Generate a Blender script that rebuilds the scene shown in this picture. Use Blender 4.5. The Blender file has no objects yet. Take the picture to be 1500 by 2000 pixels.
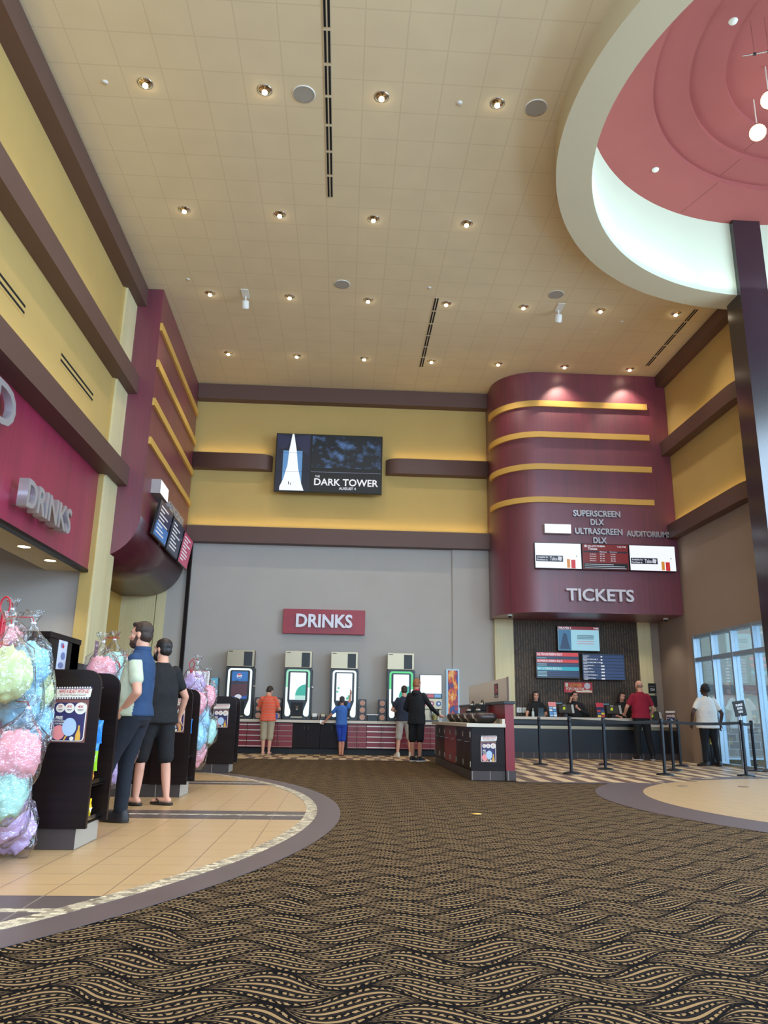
import bpy, math, random
from mathutils import Vector, Matrix, noise
random.seed(7)
SC = bpy.context.scene
COL = SC.collection
PI = math.pi

# ------------------------------------------------------------------ camera
HC = 1.0
_f = Vector((-85, 400, 1500)).normalized()
_u = Vector((96, -5604, 1500)); _u = (_u - _u.dot(_f) * _f).normalized()
_x = _f.cross(_u)
if _x.x < 0: _x = -_x
RW = Matrix((_x, _f, _u))            # camera space (right, down, forward) -> room space
cam_d = bpy.data.cameras.new('camera'); cam = bpy.data.objects.new('camera', cam_d); COL.objects.link(cam)
cR, cD, cF = (Vector((RW[0][i], RW[1][i], RW[2][i])) for i in range(3))
m = Matrix.Identity(4)
for i in range(3):
    m[i][0] = cR[i]; m[i][1] = -cD[i]; m[i][2] = -cF[i]
m[2][3] = HC
cam.matrix_world = m
cam_d.sensor_fit = 'VERTICAL'; cam_d.sensor_height = 24; cam_d.sensor_width = 18; cam_d.lens = 18.0
cam_d.clip_end = 300
SC.camera = cam

def at(px, py, Y):
    "room point seen at a photo pixel, at depth Y"
    r = RW @ Vector((px - 750, py - 1000, 1500)); return Vector((0, 0, HC)) + r * (Y / r.y)

# ------------------------------------------------------------------ world, daylight, exposure
SC.view_settings.view_transform = 'Standard'; SC.view_settings.look = 'None'
SC.view_settings.exposure = -0.54; SC.view_settings.gamma = 1.0; SC.view_settings.use_curve_mapping = False
SC.cycles.use_denoising = True
SC.cycles.max_bounces = 8; SC.cycles.diffuse_bounces = 5; SC.cycles.transparent_max_bounces = 16
SC.cycles.sample_clamp_indirect = 4.0
W = bpy.data.worlds.new('sky'); SC.world = W; W.use_nodes = True
wb = W.node_tree.nodes['Background']; wb.inputs[0].default_value = (0.50, 0.74, 1.0, 1); wb.inputs[1].default_value = 9.0

def area(name, loc, rot, sx, sy, power=0, color=(1, 1, 1), spread=PI):
    d = bpy.data.lights.new(name, 'AREA'); d.shape = 'RECTANGLE'; d.size = sx; d.size_y = sy
    d.energy = power; d.color = color; d.spread = spread
    o = bpy.data.objects.new(name, d); o.location = loc; o.rotation_euler = rot; COL.objects.link(o); return o
# daylight enters through the entrance glazing: a front behind the camera added for fill, the rotunda clerestory and the window wall
DAYC = (.62, .80, 1.0)
area('daylight_front_fill', (4, -8.4, 5.65), (PI/2, 0, 0), 18, 6.2, 2400, DAYC)
area('daylight_clerestory', (15.1, 5.5, 9.0), (0, PI/2, 0), 5.6, 15, 2600, DAYC)
area('daylight_rotunda_doors', (15.1, 7, 1.9), (0, PI/2, 0), 3.3, 12, 500, DAYC)
WARM = (1.0, 0.90, 0.74)
COVE = (1.0, 0.72, 0.28)

# ------------------------------------------------------------------ helpers
def srgb(c):
    if isinstance(c, str): c = [int(c[i:i+2], 16) for i in (0, 2, 4)]
    r = []
    for v in c:
        v /= 255.0; r.append(v / 12.92 if v <= 0.04045 else ((v + 0.055) / 1.055) ** 2.4)
    return (r[0], r[1], r[2], 1)

class NT:
    def __init__(s, name):
        s.m = bpy.data.materials.new(name); s.m.use_nodes = True; s.t = s.m.node_tree
        s.b = s.t.nodes['Principled BSDF']; s.out = s.t.nodes['Material Output']
    def n(s, typ, **k):
        o = s.t.nodes.new(typ)
        for a, v in k.items(): setattr(o, a, v)
        return o
    def l(s, a, b): s.t.links.new(a, b)
    def math(s, op, a, b=None, c=None):
        o = s.n('ShaderNodeMath', operation=op)
        for i, v in enumerate((a, b, c)):
            if v is None: continue
            if isinstance(v, (int, float)): o.inputs[i].default_value = v
            else: s.l(v, o.inputs[i])
        return o.outputs[0]
    def mix(s, fac, a, b):
        o = s.n('ShaderNodeMix', data_type='RGBA')
        for i, v in ((0, fac), (6, a), (7, b)):
            if isinstance(v, (int, float)): o.inputs[i].default_value = v
            elif isinstance(v, (tuple, list)): o.inputs[i].default_value = v
            else: s.l(v, o.inputs[i])
        return o.outputs[2]
    def coord(s, scale=(1, 1, 1), kind='Object'):
        c = s.n('ShaderNodeTexCoord'); mp = s.n('ShaderNodeMapping'); s.l(c.outputs[kind], mp.inputs[0])
        mp.inputs['Scale'].default_value = scale; return mp.outputs[0]
    def noise(s, vec, scale=5, detail=3, rough=.5):
        o = s.n('ShaderNodeTexNoise'); s.l(vec, o.inputs['Vector']); o.inputs['Scale'].default_value = scale
        o.inputs['Detail'].default_value = detail; o.inputs['Roughness'].default_value = rough; return o.outputs[0]
    def bump(s, h, strength=.3, dist=.01):
        o = s.n('ShaderNodeBump'); o.inputs['Strength'].default_value = strength; o.inputs['Distance'].default_value = dist
        s.l(h, o.inputs['Height']); s.l(o.outputs[0], s.b.inputs['Normal'])
    def base(s, v):
        if isinstance(v, tuple): s.b.inputs['Base Color'].default_value = v
        else: s.l(v, s.b.inputs['Base Color'])

_M = {}
def M(name, c=(128, 128, 128), rough=.6, metal=0, var=.08, vs=(6, 6, 6), bump=.05, spec=.5, coat=0):
    "plain finish with slight procedural variation"
    if name in _M: return _M[name]
    t = NT(name); c = srgb(c)
    k = t.noise(t.coord(vs), 1.0, 4)
    lo = tuple(x * (1 - var) for x in c[:3]) + (1,); hi = tuple(min(1, x * (1 + var)) for x in c[:3]) + (1,)
    t.base(t.mix(k, lo, hi))
    t.b.inputs['Roughness'].default_value = rough; t.b.inputs['Metallic'].default_value = metal
    t.b.inputs['Specular IOR Level'].default_value = spec; t.b.inputs['Coat Weight'].default_value = coat
    if bump: t.bump(t.noise(t.coord((60, 60, 60)), 1.0, 3), bump, .004)
    _M[name] = t.m; return t.m
def EM(name, c, s=1.0):
    if name in _M: return _M[name]
    t = NT(name); c = srgb(c)
    k = t.noise(t.coord((9, 9, 9)), 1.0, 2)
    e = t.mix(k, tuple(x * .94 for x in c[:3]) + (1,), c)
    t.base((0.02, 0.02, 0.02, 1)); t.l(e, t.b.inputs['Emission Color']); t.b.inputs['Emission Strength'].default_value = s
    t.b.inputs['Roughness'].default_value = .3
    _M[name] = t.m; return t.m
def grain(name, c1, c2, axis=2, rough=.4, fine=40, spec=.5, seams=None, coat=0):
    "wood laminate, grain along axis"
    if name in _M: return _M[name]
    t = NT(name); sc = [fine, fine, fine]; sc[axis] = .6
    k = t.noise(t.coord(tuple(sc)), 1.0, 5, .65)
    sc2 = [2.2] * 3; sc2[axis] = .25
    k2 = t.noise(t.coord(tuple(sc2)), 1.0, 2)
    kk = t.math('ADD', t.math('MULTIPLY', k, .6), t.math('MULTIPLY', k2, .5))
    rp = t.n('ShaderNodeMapRange'); rp.inputs[1].default_value = .35; rp.inputs[2].default_value = .75; t.l(kk, rp.inputs[0])
    col = t.mix(rp.outputs[0], srgb(c1), srgb(c2))
    if seams:
        sx = t.n('ShaderNodeSeparateXYZ'); t.l(t.coord(), sx.inputs[0])
        for ax, pitch, off in seams:
            fr = t.math('FRACT', t.math('DIVIDE', t.math('ADD', sx.outputs[ax], off), pitch))
            msk = t.math('LESS_THAN', fr, .008 / pitch)
            col = t.mix(t.math('MULTIPLY', msk, .6), col, (0.01, .004, .006, 1))
    t.base(col); t.b.inputs['Roughness'].default_value = rough; t.b.inputs['Specular IOR Level'].default_value = spec
    t.b.inputs['Coat Weight'].default_value = coat; t.b.inputs['Coat Roughness'].default_value = .48
    t.bump(k, .08, .002)
    _M[name] = t.m; return t.m

class MB:
    def __init__(s): s.v = []; s.f = []; s.mi = []; s.sm = []
    def add(s, vs, fs, mi=0, smooth=False):
        b = len(s.v); s.v += [tuple(p) for p in vs]
        for f in fs: s.f.append(tuple(b + i for i in f)); s.mi.append(mi); s.sm.append(smooth)
        return s
    def box(s, x0, y0, z0, x1, y1, z1, mi=0):
        x0, x1 = min(x0, x1), max(x0, x1); y0, y1 = min(y0, y1), max(y0, y1); z0, z1 = min(z0, z1), max(z0, z1)
        return s.add([(x0,y0,z0),(x1,y0,z0),(x1,y1,z0),(x0,y1,z0),(x0,y0,z1),(x1,y0,z1),(x1,y1,z1),(x0,y1,z1)],
              [(0,3,2,1),(4,5,6,7),(0,1,5,4),(1,2,6,5),(2,3,7,6),(3,0,4,7)], mi)
    def prism(s, pts, d, mi=0, smooth=False):
        "pts: closed loop of 3-D points, d: extrusion vector"
        n = len(pts); d = Vector(d); a = [Vector(p) for p in pts]; bb = [p + d for p in a]
        nr = Vector((0, 0, 0))
        for i in range(n): nr += a[i].cross(a[(i + 1) % n])
        flip = nr.dot(d) > 0
        base = len(s.v); s.v += [tuple(p) for p in a + bb]
        c0 = tuple(range(n)); c1 = tuple(range(n, 2 * n))
        if flip: c0 = c0[::-1]
        else: c1 = c1[::-1]
        cb = base
        if smooth: cb = len(s.v); s.v += s.v[base:base + 2 * n]
        for c in (c0, c1): s.f.append(tuple(cb + i for i in c)); s.mi.append(mi); s.sm.append(False)
        for i in range(n):
            j = (i + 1) % n; q = (i, j, n + j, n + i) if flip else (j, i, n + i, n + j)
            s.f.append(tuple(base + k for k in q)); s.mi.append(mi); s.sm.append(smooth)
        return s
    def rings(s, rs, mi=0, smooth=True, caps=True):
        n = len(rs[0]); b = len(s.v)
        for r in rs: s.v += [tuple(p) for p in r]
        for k in range(len(rs) - 1):
            for i in range(n):
                j = (i + 1) % n
                s.f.append((b + k*n + i, b + k*n + j, b + (k+1)*n + j, b + (k+1)*n + i)); s.mi.append(mi); s.sm.append(smooth)
        if caps:
            for r, rev in ((rs[0], True), (rs[-1], False)):
                c = sum((Vector(p) for p in r), Vector((0, 0, 0))) / n; tiny = max((Vector(p) - c).length for p in r) < .004
                if tiny: e = b if rev else b + (len(rs) - 1) * n
                else: e = len(s.v); s.v += [tuple(p) for p in r]
                f = tuple(e + i for i in range(n)); s.f.append(f[::-1] if rev else f); s.mi.append(mi); s.sm.append(tiny and smooth)
        return s
    def cyl(s, p0, p1, r0, r1=None, n=16, mi=0, caps=True):
        r1 = r0 if r1 is None else r1; p0 = Vector(p0); p1 = Vector(p1); d = (p1 - p0).normalized()
        a = d.orthogonal().normalized(); b = d.cross(a)
        rs = [[p + (a * math.cos(t * 2 * PI / n) + b * math.sin(t * 2 * PI / n)) * r for t in range(n)] for p, r in ((p0, r0), (p1, r1))]
        return s.rings(rs, mi, True, caps)
    def tube(s, pts, r, n=8, mi=0):
        pts = [Vector(p) for p in pts]; rs = []; a = None
        for i, p in enumerate(pts):
            d = (pts[min(i + 1, len(pts) - 1)] - pts[max(i - 1, 0)]).normalized()
            a = d.orthogonal().normalized() if a is None else (a - a.dot(d) * d).normalized()
            b = d.cross(a); rr = r[i] if isinstance(r, (list, tuple)) else r
            rs.append([p + (a * math.cos(t * 2 * PI / n) + b * math.sin(t * 2 * PI / n)) * rr for t in range(n)])
        return s.rings(rs, mi)
    def lathe(s, prof, c, n=24, mi=0, ax=(0, 0, 1), caps=True):
        c = Vector(c); d = Vector(ax).normalized(); a = d.orthogonal().normalized(); b = d.cross(a)
        rs = [[c + d * z + (a * math.cos(t * 2 * PI / n) + b * math.sin(t * 2 * PI / n)) * r for t in range(n)] for r, z in prof]
        return s.rings(rs, mi, True, caps)
    def ell(s, c, r, n=16, m_=10, mi=0, rot=None):
        c = Vector(c); rs = []
        for k in range(m_ + 1):
            ph = -PI / 2 + PI * k / m_; cz = math.cos(ph) + 1e-4; ring = []
            for t in range(n):
                p = Vector((r[0] * cz * math.cos(t * 2 * PI / n), r[1] * cz * math.sin(t * 2 * PI / n), r[2] * math.sin(ph)))
                if rot: p = rot @ p
                ring.append(c + p)
            rs.append(ring)
        return s.rings(rs, mi)
    def mesh(s, name):
        me = bpy.data.meshes.new(name); me.from_pydata(s.v, [], s.f)
        me.polygons.foreach_set('material_index', s.mi); me.polygons.foreach_set('use_smooth', s.sm); me.update()
        return me

def wm(o):
    m = o.matrix_basis.copy()
    if o.parent: m = wm(o.parent) @ o.matrix_parent_inverse @ m
    return m
def tag(o, label=None, cat=None, group=None, kind=None):
    if label: o['label'] = label
    if cat: o['category'] = cat
    if group: o['group'] = group
    if kind: o['kind'] = kind
    return o
def obj(name, mb, mats, parent=None, bevel=0, label=None):
    me = mb.mesh(name) if isinstance(mb, MB) else mb
    o = bpy.data.objects.new(name, me); COL.objects.link(o)
    for x in (mats if isinstance(mats, (list, tuple)) else [mats]): me.materials.append(x)
    if parent:
        o.parent = parent; o.matrix_parent_inverse = wm(parent).inverted()
    if bevel:
        b = o.modifiers.new('bevel', 'BEVEL'); b.width = bevel; b.segments = 2; b.limit_method = 'ANGLE'
    if label: o['label'] = label
    return o
def thing(name, label, cat, loc=(0, 0, 0), group=None):
    o = bpy.data.objects.new(name, None); COL.objects.link(o); o.location = loc; o.empty_display_size = .1
    return tag(o, label, cat, group)
def struct(name, mb, mats, parent=None, bevel=0):
    o = obj(name, mb, mats, parent, bevel)
    if not parent: o['kind'] = 'structure'
    return o
def copy_tree(o, parent=None):
    kids = [c for c in bpy.data.objects if c.parent == o]
    c = o.copy(); COL.objects.link(c)
    if parent: c.parent = parent; c.matrix_parent_inverse = o.matrix_parent_inverse.copy()
    for k in kids: copy_tree(k, c)
    return c
def dup(root, loc, label=None, group=None, rz=None):
    c = copy_tree(root); c.location = loc
    if rz is not None: c.rotation_euler = (0, 0, rz)
    if label: c['label'] = label
    if group: c['group'] = group
    return c

class Panel:
    "a flat frame: origin lower left, R to the right, U up, N towards the viewer"
    def __init__(s, O, R, U, w, h):
        s.O = Vector(O); s.R = Vector(R).normalized(); s.U = Vector(U).normalized(); s.N = s.R.cross(s.U); s.w = w; s.h = h
    def p(s, u, v, n=0): return s.O + s.R * (u * s.w) + s.U * (v * s.h) + s.N * n
    def rect(s, mb, u0, v0, u1, v1, n0, n1, mi=0):
        return mb.prism([s.p(u0, v0, n0), s.p(u1, v0, n0), s.p(u1, v1, n0), s.p(u0, v1, n0)], s.N * (n1 - n0), mi)
    def poly(s, mb, pts, n0, n1, mi=0): return mb.prism([s.p(u, v, n0) for u, v in pts], s.N * (n1 - n0), mi)
    def disc(s, mb, u, v, r, n0, n1, k=20, mi=0, ry=None):
        ry = r if ry is None else ry; c = s.p(u, v, n0)
        return mb.prism([c + s.R * (r * math.cos(i * 2 * PI / k)) + s.U * (ry * math.sin(i * 2 * PI / k)) for i in range(k)], s.N * (n1 - n0), mi)
    def rrect(s, mb, u0, v0, u1, v1, rad, n0, n1, mi=0, k=5):
        W_ = (u1 - u0) * s.w; H_ = (v1 - v0) * s.h; pts = []
        for cx, cy, a0 in ((W_ - rad, H_ - rad, 0), (rad, H_ - rad, PI/2), (rad, rad, PI), (W_ - rad, rad, 1.5*PI)):
            for i in range(k + 1):
                a = a0 + PI / 2 * i / k; pts.append((cx + rad * math.cos(a), cy + rad * math.sin(a)))
        O = s.p(u0, v0, n0)
        return mb.prism([O + s.R * a + s.U * b for a, b in pts], s.N * (n1 - n0), mi)

def _text_mesh(body, bold, depth, shear=0):
    c = bpy.data.curves.new('t', 'FONT'); c.body = body; c.size = 1; c.extrude = depth / 2; c.offset = bold; c.resolution_u = 3; c.shear = shear
    o = bpy.data.objects.new('t', c); COL.objects.link(o)
    dg = bpy.context.evaluated_depsgraph_get(); me = bpy.data.meshes.new_from_object(o.evaluated_get(dg))
    bpy.data.objects.remove(o); bpy.data.curves.remove(c)
    return me
def _bb(me): xs = [v.co.x for v in me.vertices]; ys = [v.co.y for v in me.vertices]; return min(xs), max(xs), min(ys), max(ys)
def text(name, body, mat, parent, pan, u0, v0, u1, v1, n0=.001, depth=.002, bold=.01, each=False, shear=0, label=None):
    "lettering filling the box u0..u1, v0..v1 of a panel"
    full = _text_mesh(body, bold, 1, shear); X0, X1, Y0, Y1 = _bb(full)
    sx = (u1 - u0) * pan.w / (X1 - X0); sy = (v1 - v0) * pan.h / (Y1 - Y0)
    O = pan.p(u0, v0, n0 + depth / 2)
    def place(me, dx):
        for v in me.vertices:
            v.co = O + pan.R * ((v.co.x + dx - X0) * sx) + pan.U * ((v.co.y - Y0) * sy) + pan.N * (v.co.z * depth)
        me.update(); return me
    if not each: return [obj(name, place(full, 0), mat, parent, label=label)]
    r = []; pre = ''
    for ch in body:
        pre += ch
        if ch == ' ': continue
        a = _text_mesh(pre, bold, 1, shear); b = _text_mesh(ch, bold, 1, shear)
        r.append(obj(name, place(b, _bb(a)[1] - _bb(b)[1]), mat, parent, label=label))
    return r
def panY(x0, z0, x1, z1, y): return Panel((x0, y, z0), (1, 0, 0), (0, 0, 1), x1 - x0, z1 - z0)   # faces the camera side (-Y)
def panX(y0, z0, y1, z1, x): return Panel((x, y0, z0), (0, 1, 0), (0, 0, 1), y1 - y0, z1 - z0)   # faces +X

# ------------------------------------------------------------------ surface materials
def wallpaint(name, c, var=.05):
    return M(name, c, .85, 0, var, (1.5, 1.5, 1.5), .12, .25)
YEL = wallpaint('yellow_paint', (192, 162, 100)); GRY = wallpaint('grey_paint', (180, 173, 166)); BRN = M('brown_beam_paint', (98, 72, 64), .5, 0, .06, (2, 2, 2), .1, .4)
CEI = None
def ceiling_mat():
    t = NT('ceiling_tiles'); sx = t.n('ShaderNodeSeparateXYZ'); t.l(t.coord(), sx.inputs[0])
    g = .6433; msk = None
    for ax, off in ((0, 3.48 + g / 2), (1, -10.47 + g / 2 + g * 20)):
        fr = t.math('FRACT', t.math('DIVIDE', t.math('ADD', sx.outputs[ax], off), g))
        d = t.math('ABSOLUTE', t.math('SUBTRACT', fr, .5)); mm = t.math('GREATER_THAN', d, .5 - .011 / g)
        msk = mm if msk is None else t.math('MAXIMUM', msk, mm)
    k = t.noise(t.coord((1.55, 1.55, 1.55)), 1.0, 1)
    col = t.mix(k, srgb((222, 204, 168)), srgb((232, 214, 176)))
    t.base(t.mix(t.math('MULTIPLY', msk, .15), col, srgb((140, 108, 72)))); t.b.inputs['Roughness'].default_value = .95
    t.b.inputs['Specular IOR Level'].default_value = .1
    t.bump(t.noise(t.coord((150, 150, 150)), 1.0, 2), .2, .003); return t.m
CEI = ceiling_mat()
MAG = grain('burgundy_laminate', (92, 22, 42), (128, 36, 62), 2, .45, 30, .8, coat=1, seams=[(0, 1.25, 0.4), (1, 1.25, .3)])
MAGF = grain('magenta_laminate', (124, 20, 54), (172, 38, 80), 2, .4, 26, .5, coat=1)
LTW = grain('pale_wood_laminate', (206, 190, 140), (226, 214, 172), 2, .5, 34, .4)
DKW = grain('dark_wood_laminate', (20, 13, 13), (38, 26, 24), 2, .34, 40, .12)
DKWH = grain('espresso_laminate', (20, 12, 12), (38, 25, 23), 0, .34, 40, .2)
COLW = grain('column_laminate', (30, 24, 32), (50, 42, 50), 2, .2, 40, 1.0)
GOLD = M('gold_strip_paint', (214, 168, 84), .5, 0, .04)
WHITE = wallpaint('white_cove_paint', (206, 212, 188), .02)
PINK = wallpaint('pink_dome_paint', (160, 88, 84), .05)
CREAM = wallpaint('cream_ring_paint', (204, 192, 160), .03)

def carpet_mat():
    t = NT('wave_leaf_carpet'); sx = t.n('ShaderNodeSeparateXYZ'); t.l(t.coord(), sx.inputs[0])
    X, Y = sx.outputs[0], sx.outputs[1]
    nz = t.noise(t.coord((1.6, 1.6, 1)), 1.0, 1)
    lam, p = .61, .165
    ph = t.math('MULTIPLY', t.math('ADD', X, t.math('MULTIPLY', nz, .14)), 2 * PI / lam)
    # every row boundary is a wave; neighbours run in antiphase, so leaves open and pinch
    warp = t.math('MULTIPLY', t.math('SINE', t.math('ADD', ph, 1.45)), .42)
    tt = t.math('ADD', t.math('DIVIDE', Y, p), t.math('ADD', warp, t.math('MULTIPLY', nz, 1.2)))
    a = t.math('MULTIPLY', t.math('SINE', ph), .47)
    nr = t.math('ROUND', tt); par = t.math('SUBTRACT', 1.0, t.math('MULTIPLY', t.math('PINGPONG', nr, 1.0), 2.0))
    bnd = t.math('ADD', nr, t.math('MULTIPLY', par, a))
    below = t.math('LESS_THAN', tt, bnd); low_n = t.math('SUBTRACT', nr, below)
    lp = t.math('SUBTRACT', 1.0, t.math('MULTIPLY', t.math('PINGPONG', low_n, 1.0), 2.0))
    lo = t.math('ADD', low_n, t.math('MULTIPLY', lp, a))
    th = t.math('SUBTRACT', 1.0, t.math('MULTIPLY', t.math('MULTIPLY', lp, a), 2.0))
    s = t.math('DIVIDE', t.math('SUBTRACT', tt, lo), th)
    N = 7.0
    q = t.math('MULTIPLY', s, N); j = t.math('FLOOR', q); fr = t.math('ABSOLUTE', t.math('SUBTRACT', t.math('FRACT', q), .5))
    line = t.math('LESS_THAN', fr, t.math('MULTIPLY', .22, t.math('MINIMUM', 1.0, t.math('ADD', t.math('MULTIPLY', th, .75), .12))))
    odd = t.math('PINGPONG', j, 1.0)
    fine = t.noise(t.coord((26, 60, 1)), 1.0, 1)
    dots = t.math('GREATER_THAN', t.math('SINE', t.math('ADD', t.math('MULTIPLY', X, 215.0), t.math('ADD', t.math('MULTIPLY', j, 2.1), t.math('MULTIPLY', fine, 9.0)))), -.15)
    solid = t.math('MAXIMUM', odd, dots)
    sa = t.math('MULTIPLY', t.math('MINIMUM', s, t.math('SUBTRACT', 1.0, s)), th)
    edge = t.math('MULTIPLY', t.math('GREATER_THAN', sa, .062), t.math('GREATER_THAN', th, .2))
    beige = t.math('MULTIPLY', t.math('MULTIPLY', line, solid), edge)
    pile = t.noise(t.coord((260, 260, 260)), 1.0, 2)
    dark = t.mix(t.math('MULTIPLY', edge, t.math('GREATER_THAN', fr, .36)), srgb((18, 15, 16)), srgb((38, 33, 33)))
    col = t.mix(beige, dark, srgb((154, 127, 92)))
    t.base(t.mix(t.math('MULTIPLY', t.math('SUBTRACT', pile, .3), .5), col, (0.01, .009, .008, 1)))
    t.b.inputs['Roughness'].default_value = .97; t.b.inputs['Specular IOR Level'].default_value = .05
    t.bump(pile, .5, .006); return t.m
CARPET = carpet_mat()
def tile_mat(name, c, grout, gx, gy, ox=0, oy=0, rough=.35, w=.006, var=.06, spec=.5):
    t = NT(name); sx = t.n('ShaderNodeSeparateXYZ'); t.l(t.coord(), sx.inputs[0]); msk = None
    for ax, g, off in ((0, gx, ox), (1, gy, oy)):
        if not g: continue
        fr = t.math('FRACT', t.math('DIVIDE', t.math('ADD', sx.outputs[ax], off + 100 * g), g))
        mm = t.math('LESS_THAN', fr, w / g); msk = mm if msk is None else t.math('MAXIMUM', msk, mm)
    k = t.noise(t.coord((3, 3, 3)), 1.0, 4); c = srgb(c)
    col = t.mix(k, tuple(x * (1 - var) for x in c[:3]) + (1,), tuple(min(1, x * (1 + var)) for x in c[:3]) + (1,))
    t.base(t.mix(msk, col, srgb(grout))); t.b.inputs['Roughness'].default_value = rough; t.b.inputs['Specular IOR Level'].default_value = spec
    t.bump(msk, -.3, .003); return t.m
TILE = tile_mat('beige_floor_tile', (188, 157, 116), (120, 96, 74), .322, .322, .02, .05)
SLATE = tile_mat('dark_band_tile', (92, 80, 78), (150, 140, 126), .322, 0, .02, 0, .4)
RINGM = M('dark_ring_tile', (96, 82, 82), .4, 0, .12, (3, 3, 3), .05)
def mosaic_mat():
    t = NT('cream_mosaic'); v = t.n('ShaderNodeTexBrick'); t.l(t.coord(), v.inputs[0]); v.inputs['Scale'].default_value = 1.0
    v.inputs['Brick Width'].default_value = .05; v.inputs['Row Height'].default_value = .035; v.inputs['Mortar Size'].default_value = .002
    v.inputs['Color1'].default_value = srgb((226, 214, 186)); v.inputs['Color2'].default_value = srgb((92, 78, 66)); v.inputs['Mortar'].default_value = srgb((150, 138, 120))
    v.inputs['Bias'].default_value = -.1
    t.l(v.outputs[0], t.b.inputs['Base Color']); t.b.inputs['Roughness'].default_value = .4; return t.m
MOS = mosaic_mat()
def plank_mat(name, pw, row, yo, lines, xo=0.0):
    t = NT(name); sx = t.n('ShaderNodeSeparateXYZ'); t.l(t.coord(), sx.inputs[0])
    ry = t.math('DIVIDE', t.math('SUBTRACT', sx.outputs[1], yo), row); n = t.math('FLOOR', ry); fr = t.math('FRACT', ry)
    cx = t.math('FLOOR', t.math('ADD', t.math('DIVIDE', sx.outputs[0], pw), t.math('ADD', 200.0, n)))
    alt = t.math('PINGPONG', cx, 1.0)
    # about one tile in six is a mid tone
    wn = t.n('ShaderNodeTexWhiteNoise', noise_dimensions='2D'); cb = t.n('ShaderNodeCombineXYZ'); t.l(cx, cb.inputs[0]); t.l(n, cb.inputs[1]); t.l(cb.outputs[0], wn.inputs[0])
    lt = t.mix(t.math('MULTIPLY', wn.outputs[0], .5), srgb((216, 188, 146)), srgb((196, 164, 118)))
    col = t.mix(alt, lt, srgb((110, 84, 70)) if lines else t.mix(t.math('GREATER_THAN', wn.outputs[0], .72), srgb((108, 84, 66)), srgb((200, 172, 126))))
    if lines:
        d = t.math('LESS_THAN', fr, .13); d2 = t.math('LESS_THAN', t.math('ABSOLUTE', t.math('SUBTRACT', fr, .065)), .02)
        col = t.mix(d, col, srgb((112, 92, 90))); col = t.mix(d2, col, srgb((206, 176, 140)))
    t.base(col); t.b.inputs['Roughness'].default_value = .4; return t.m
PLK = plank_mat('ticket_plank_tiles', .21, 1.62, 13.1, True)
PLK2 = plank_mat('drinks_plank_tiles', .17, .8, 19.35, False)
METAL = M('brushed_steel', (152, 136, 112), .36, 1, .06, (2, 2, 60), 0)
CHROME = M('chrome', (220, 220, 220), .12, 1, .02)
BLK = M('black_plastic', (20, 20, 22), .35, 0, .1)
BLKM = M('matt_black', (14, 14, 15), .6, 0, .1)
WTOP = M('pale_solid_surface', (206, 194, 176), .35, 0, .04)
REDP = M('red_laminate', (128, 22, 34), .35, 0, .06)
def glass_mat(name, tint, refl=.06, rough=0.0, dens=.1):
    if name in _M: return _M[name]
    t = NT(name); tr = t.n('ShaderNodeBsdfTransparent'); gl = t.n('ShaderNodeBsdfGlossy'); gl.inputs['Roughness'].default_value = rough
    fr = t.n('ShaderNodeFresnel'); gm = t.n('ShaderNodeNewGeometry')
    t.l(t.math('ADD', 1.5, t.math('MULTIPLY', gm.outputs['Backfacing'], -.8333)), fr.inputs[0])
    c = srgb(tint); k = t.noise(t.coord((3, 3, 3)), 1.0, 2)
    t.l(t.mix(k, c, tuple(x * .97 for x in c[:3]) + (1,)), tr.inputs[0])
    mx = t.n('ShaderNodeMixShader'); t.l(t.math('MINIMUM', t.math('ADD', t.math('MULTIPLY', fr.outputs[0], 1.6), refl), 1.0), mx.inputs[0])
    t.l(tr.outputs[0], mx.inputs[1]); t.l(gl.outputs[0], mx.inputs[2]); t.l(mx.outputs[0], t.out.inputs[0]); _M[name] = t.m; return t.m
GLASS = glass_mat('window_glass', (228, 240, 246), .10)
# ================================================================== the room
ZC = 10.9
DX, DY = 9.05, 10.1          # centre of the round dome and of the round floor inlay
def arc(cx, cy, r, a0, a1, n): return [(cx + r * math.cos(a0 + (a1 - a0) * i / n), cy + r * math.sin(a0 + (a1 - a0) * i / n)) for i in range(n + 1)]

mb = MB(); mb.add([(-9, -8, 0), (14.7, -8, 0), (14.7, 22.6, 0), (-9, 22.6, 0)], [(0, 1, 2, 3)]); struct('floor', mb, CARPET)
def slab(name, pts, z, mat, h=.004): return struct(name, MB().prism([(x, y, z - h) for x, y in pts], (0, 0, h)), mat)
def annulus(name, cx, cy, r0, r1, a0, a1, z, mat, n=96):
    mb = MB()
    for i in range(n):
        b0 = a0 + (a1 - a0) * i / n; b1 = a0 + (a1 - a0) * (i + 1) / n
        mb.prism([(cx + r * math.cos(b), cy + r * math.sin(b), z - .004) for r, b in ((r0, b0), (r1, b0), (r1, b1), (r0, b1))], (0, 0, .004))
    return struct(name, mb, mat)
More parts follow.
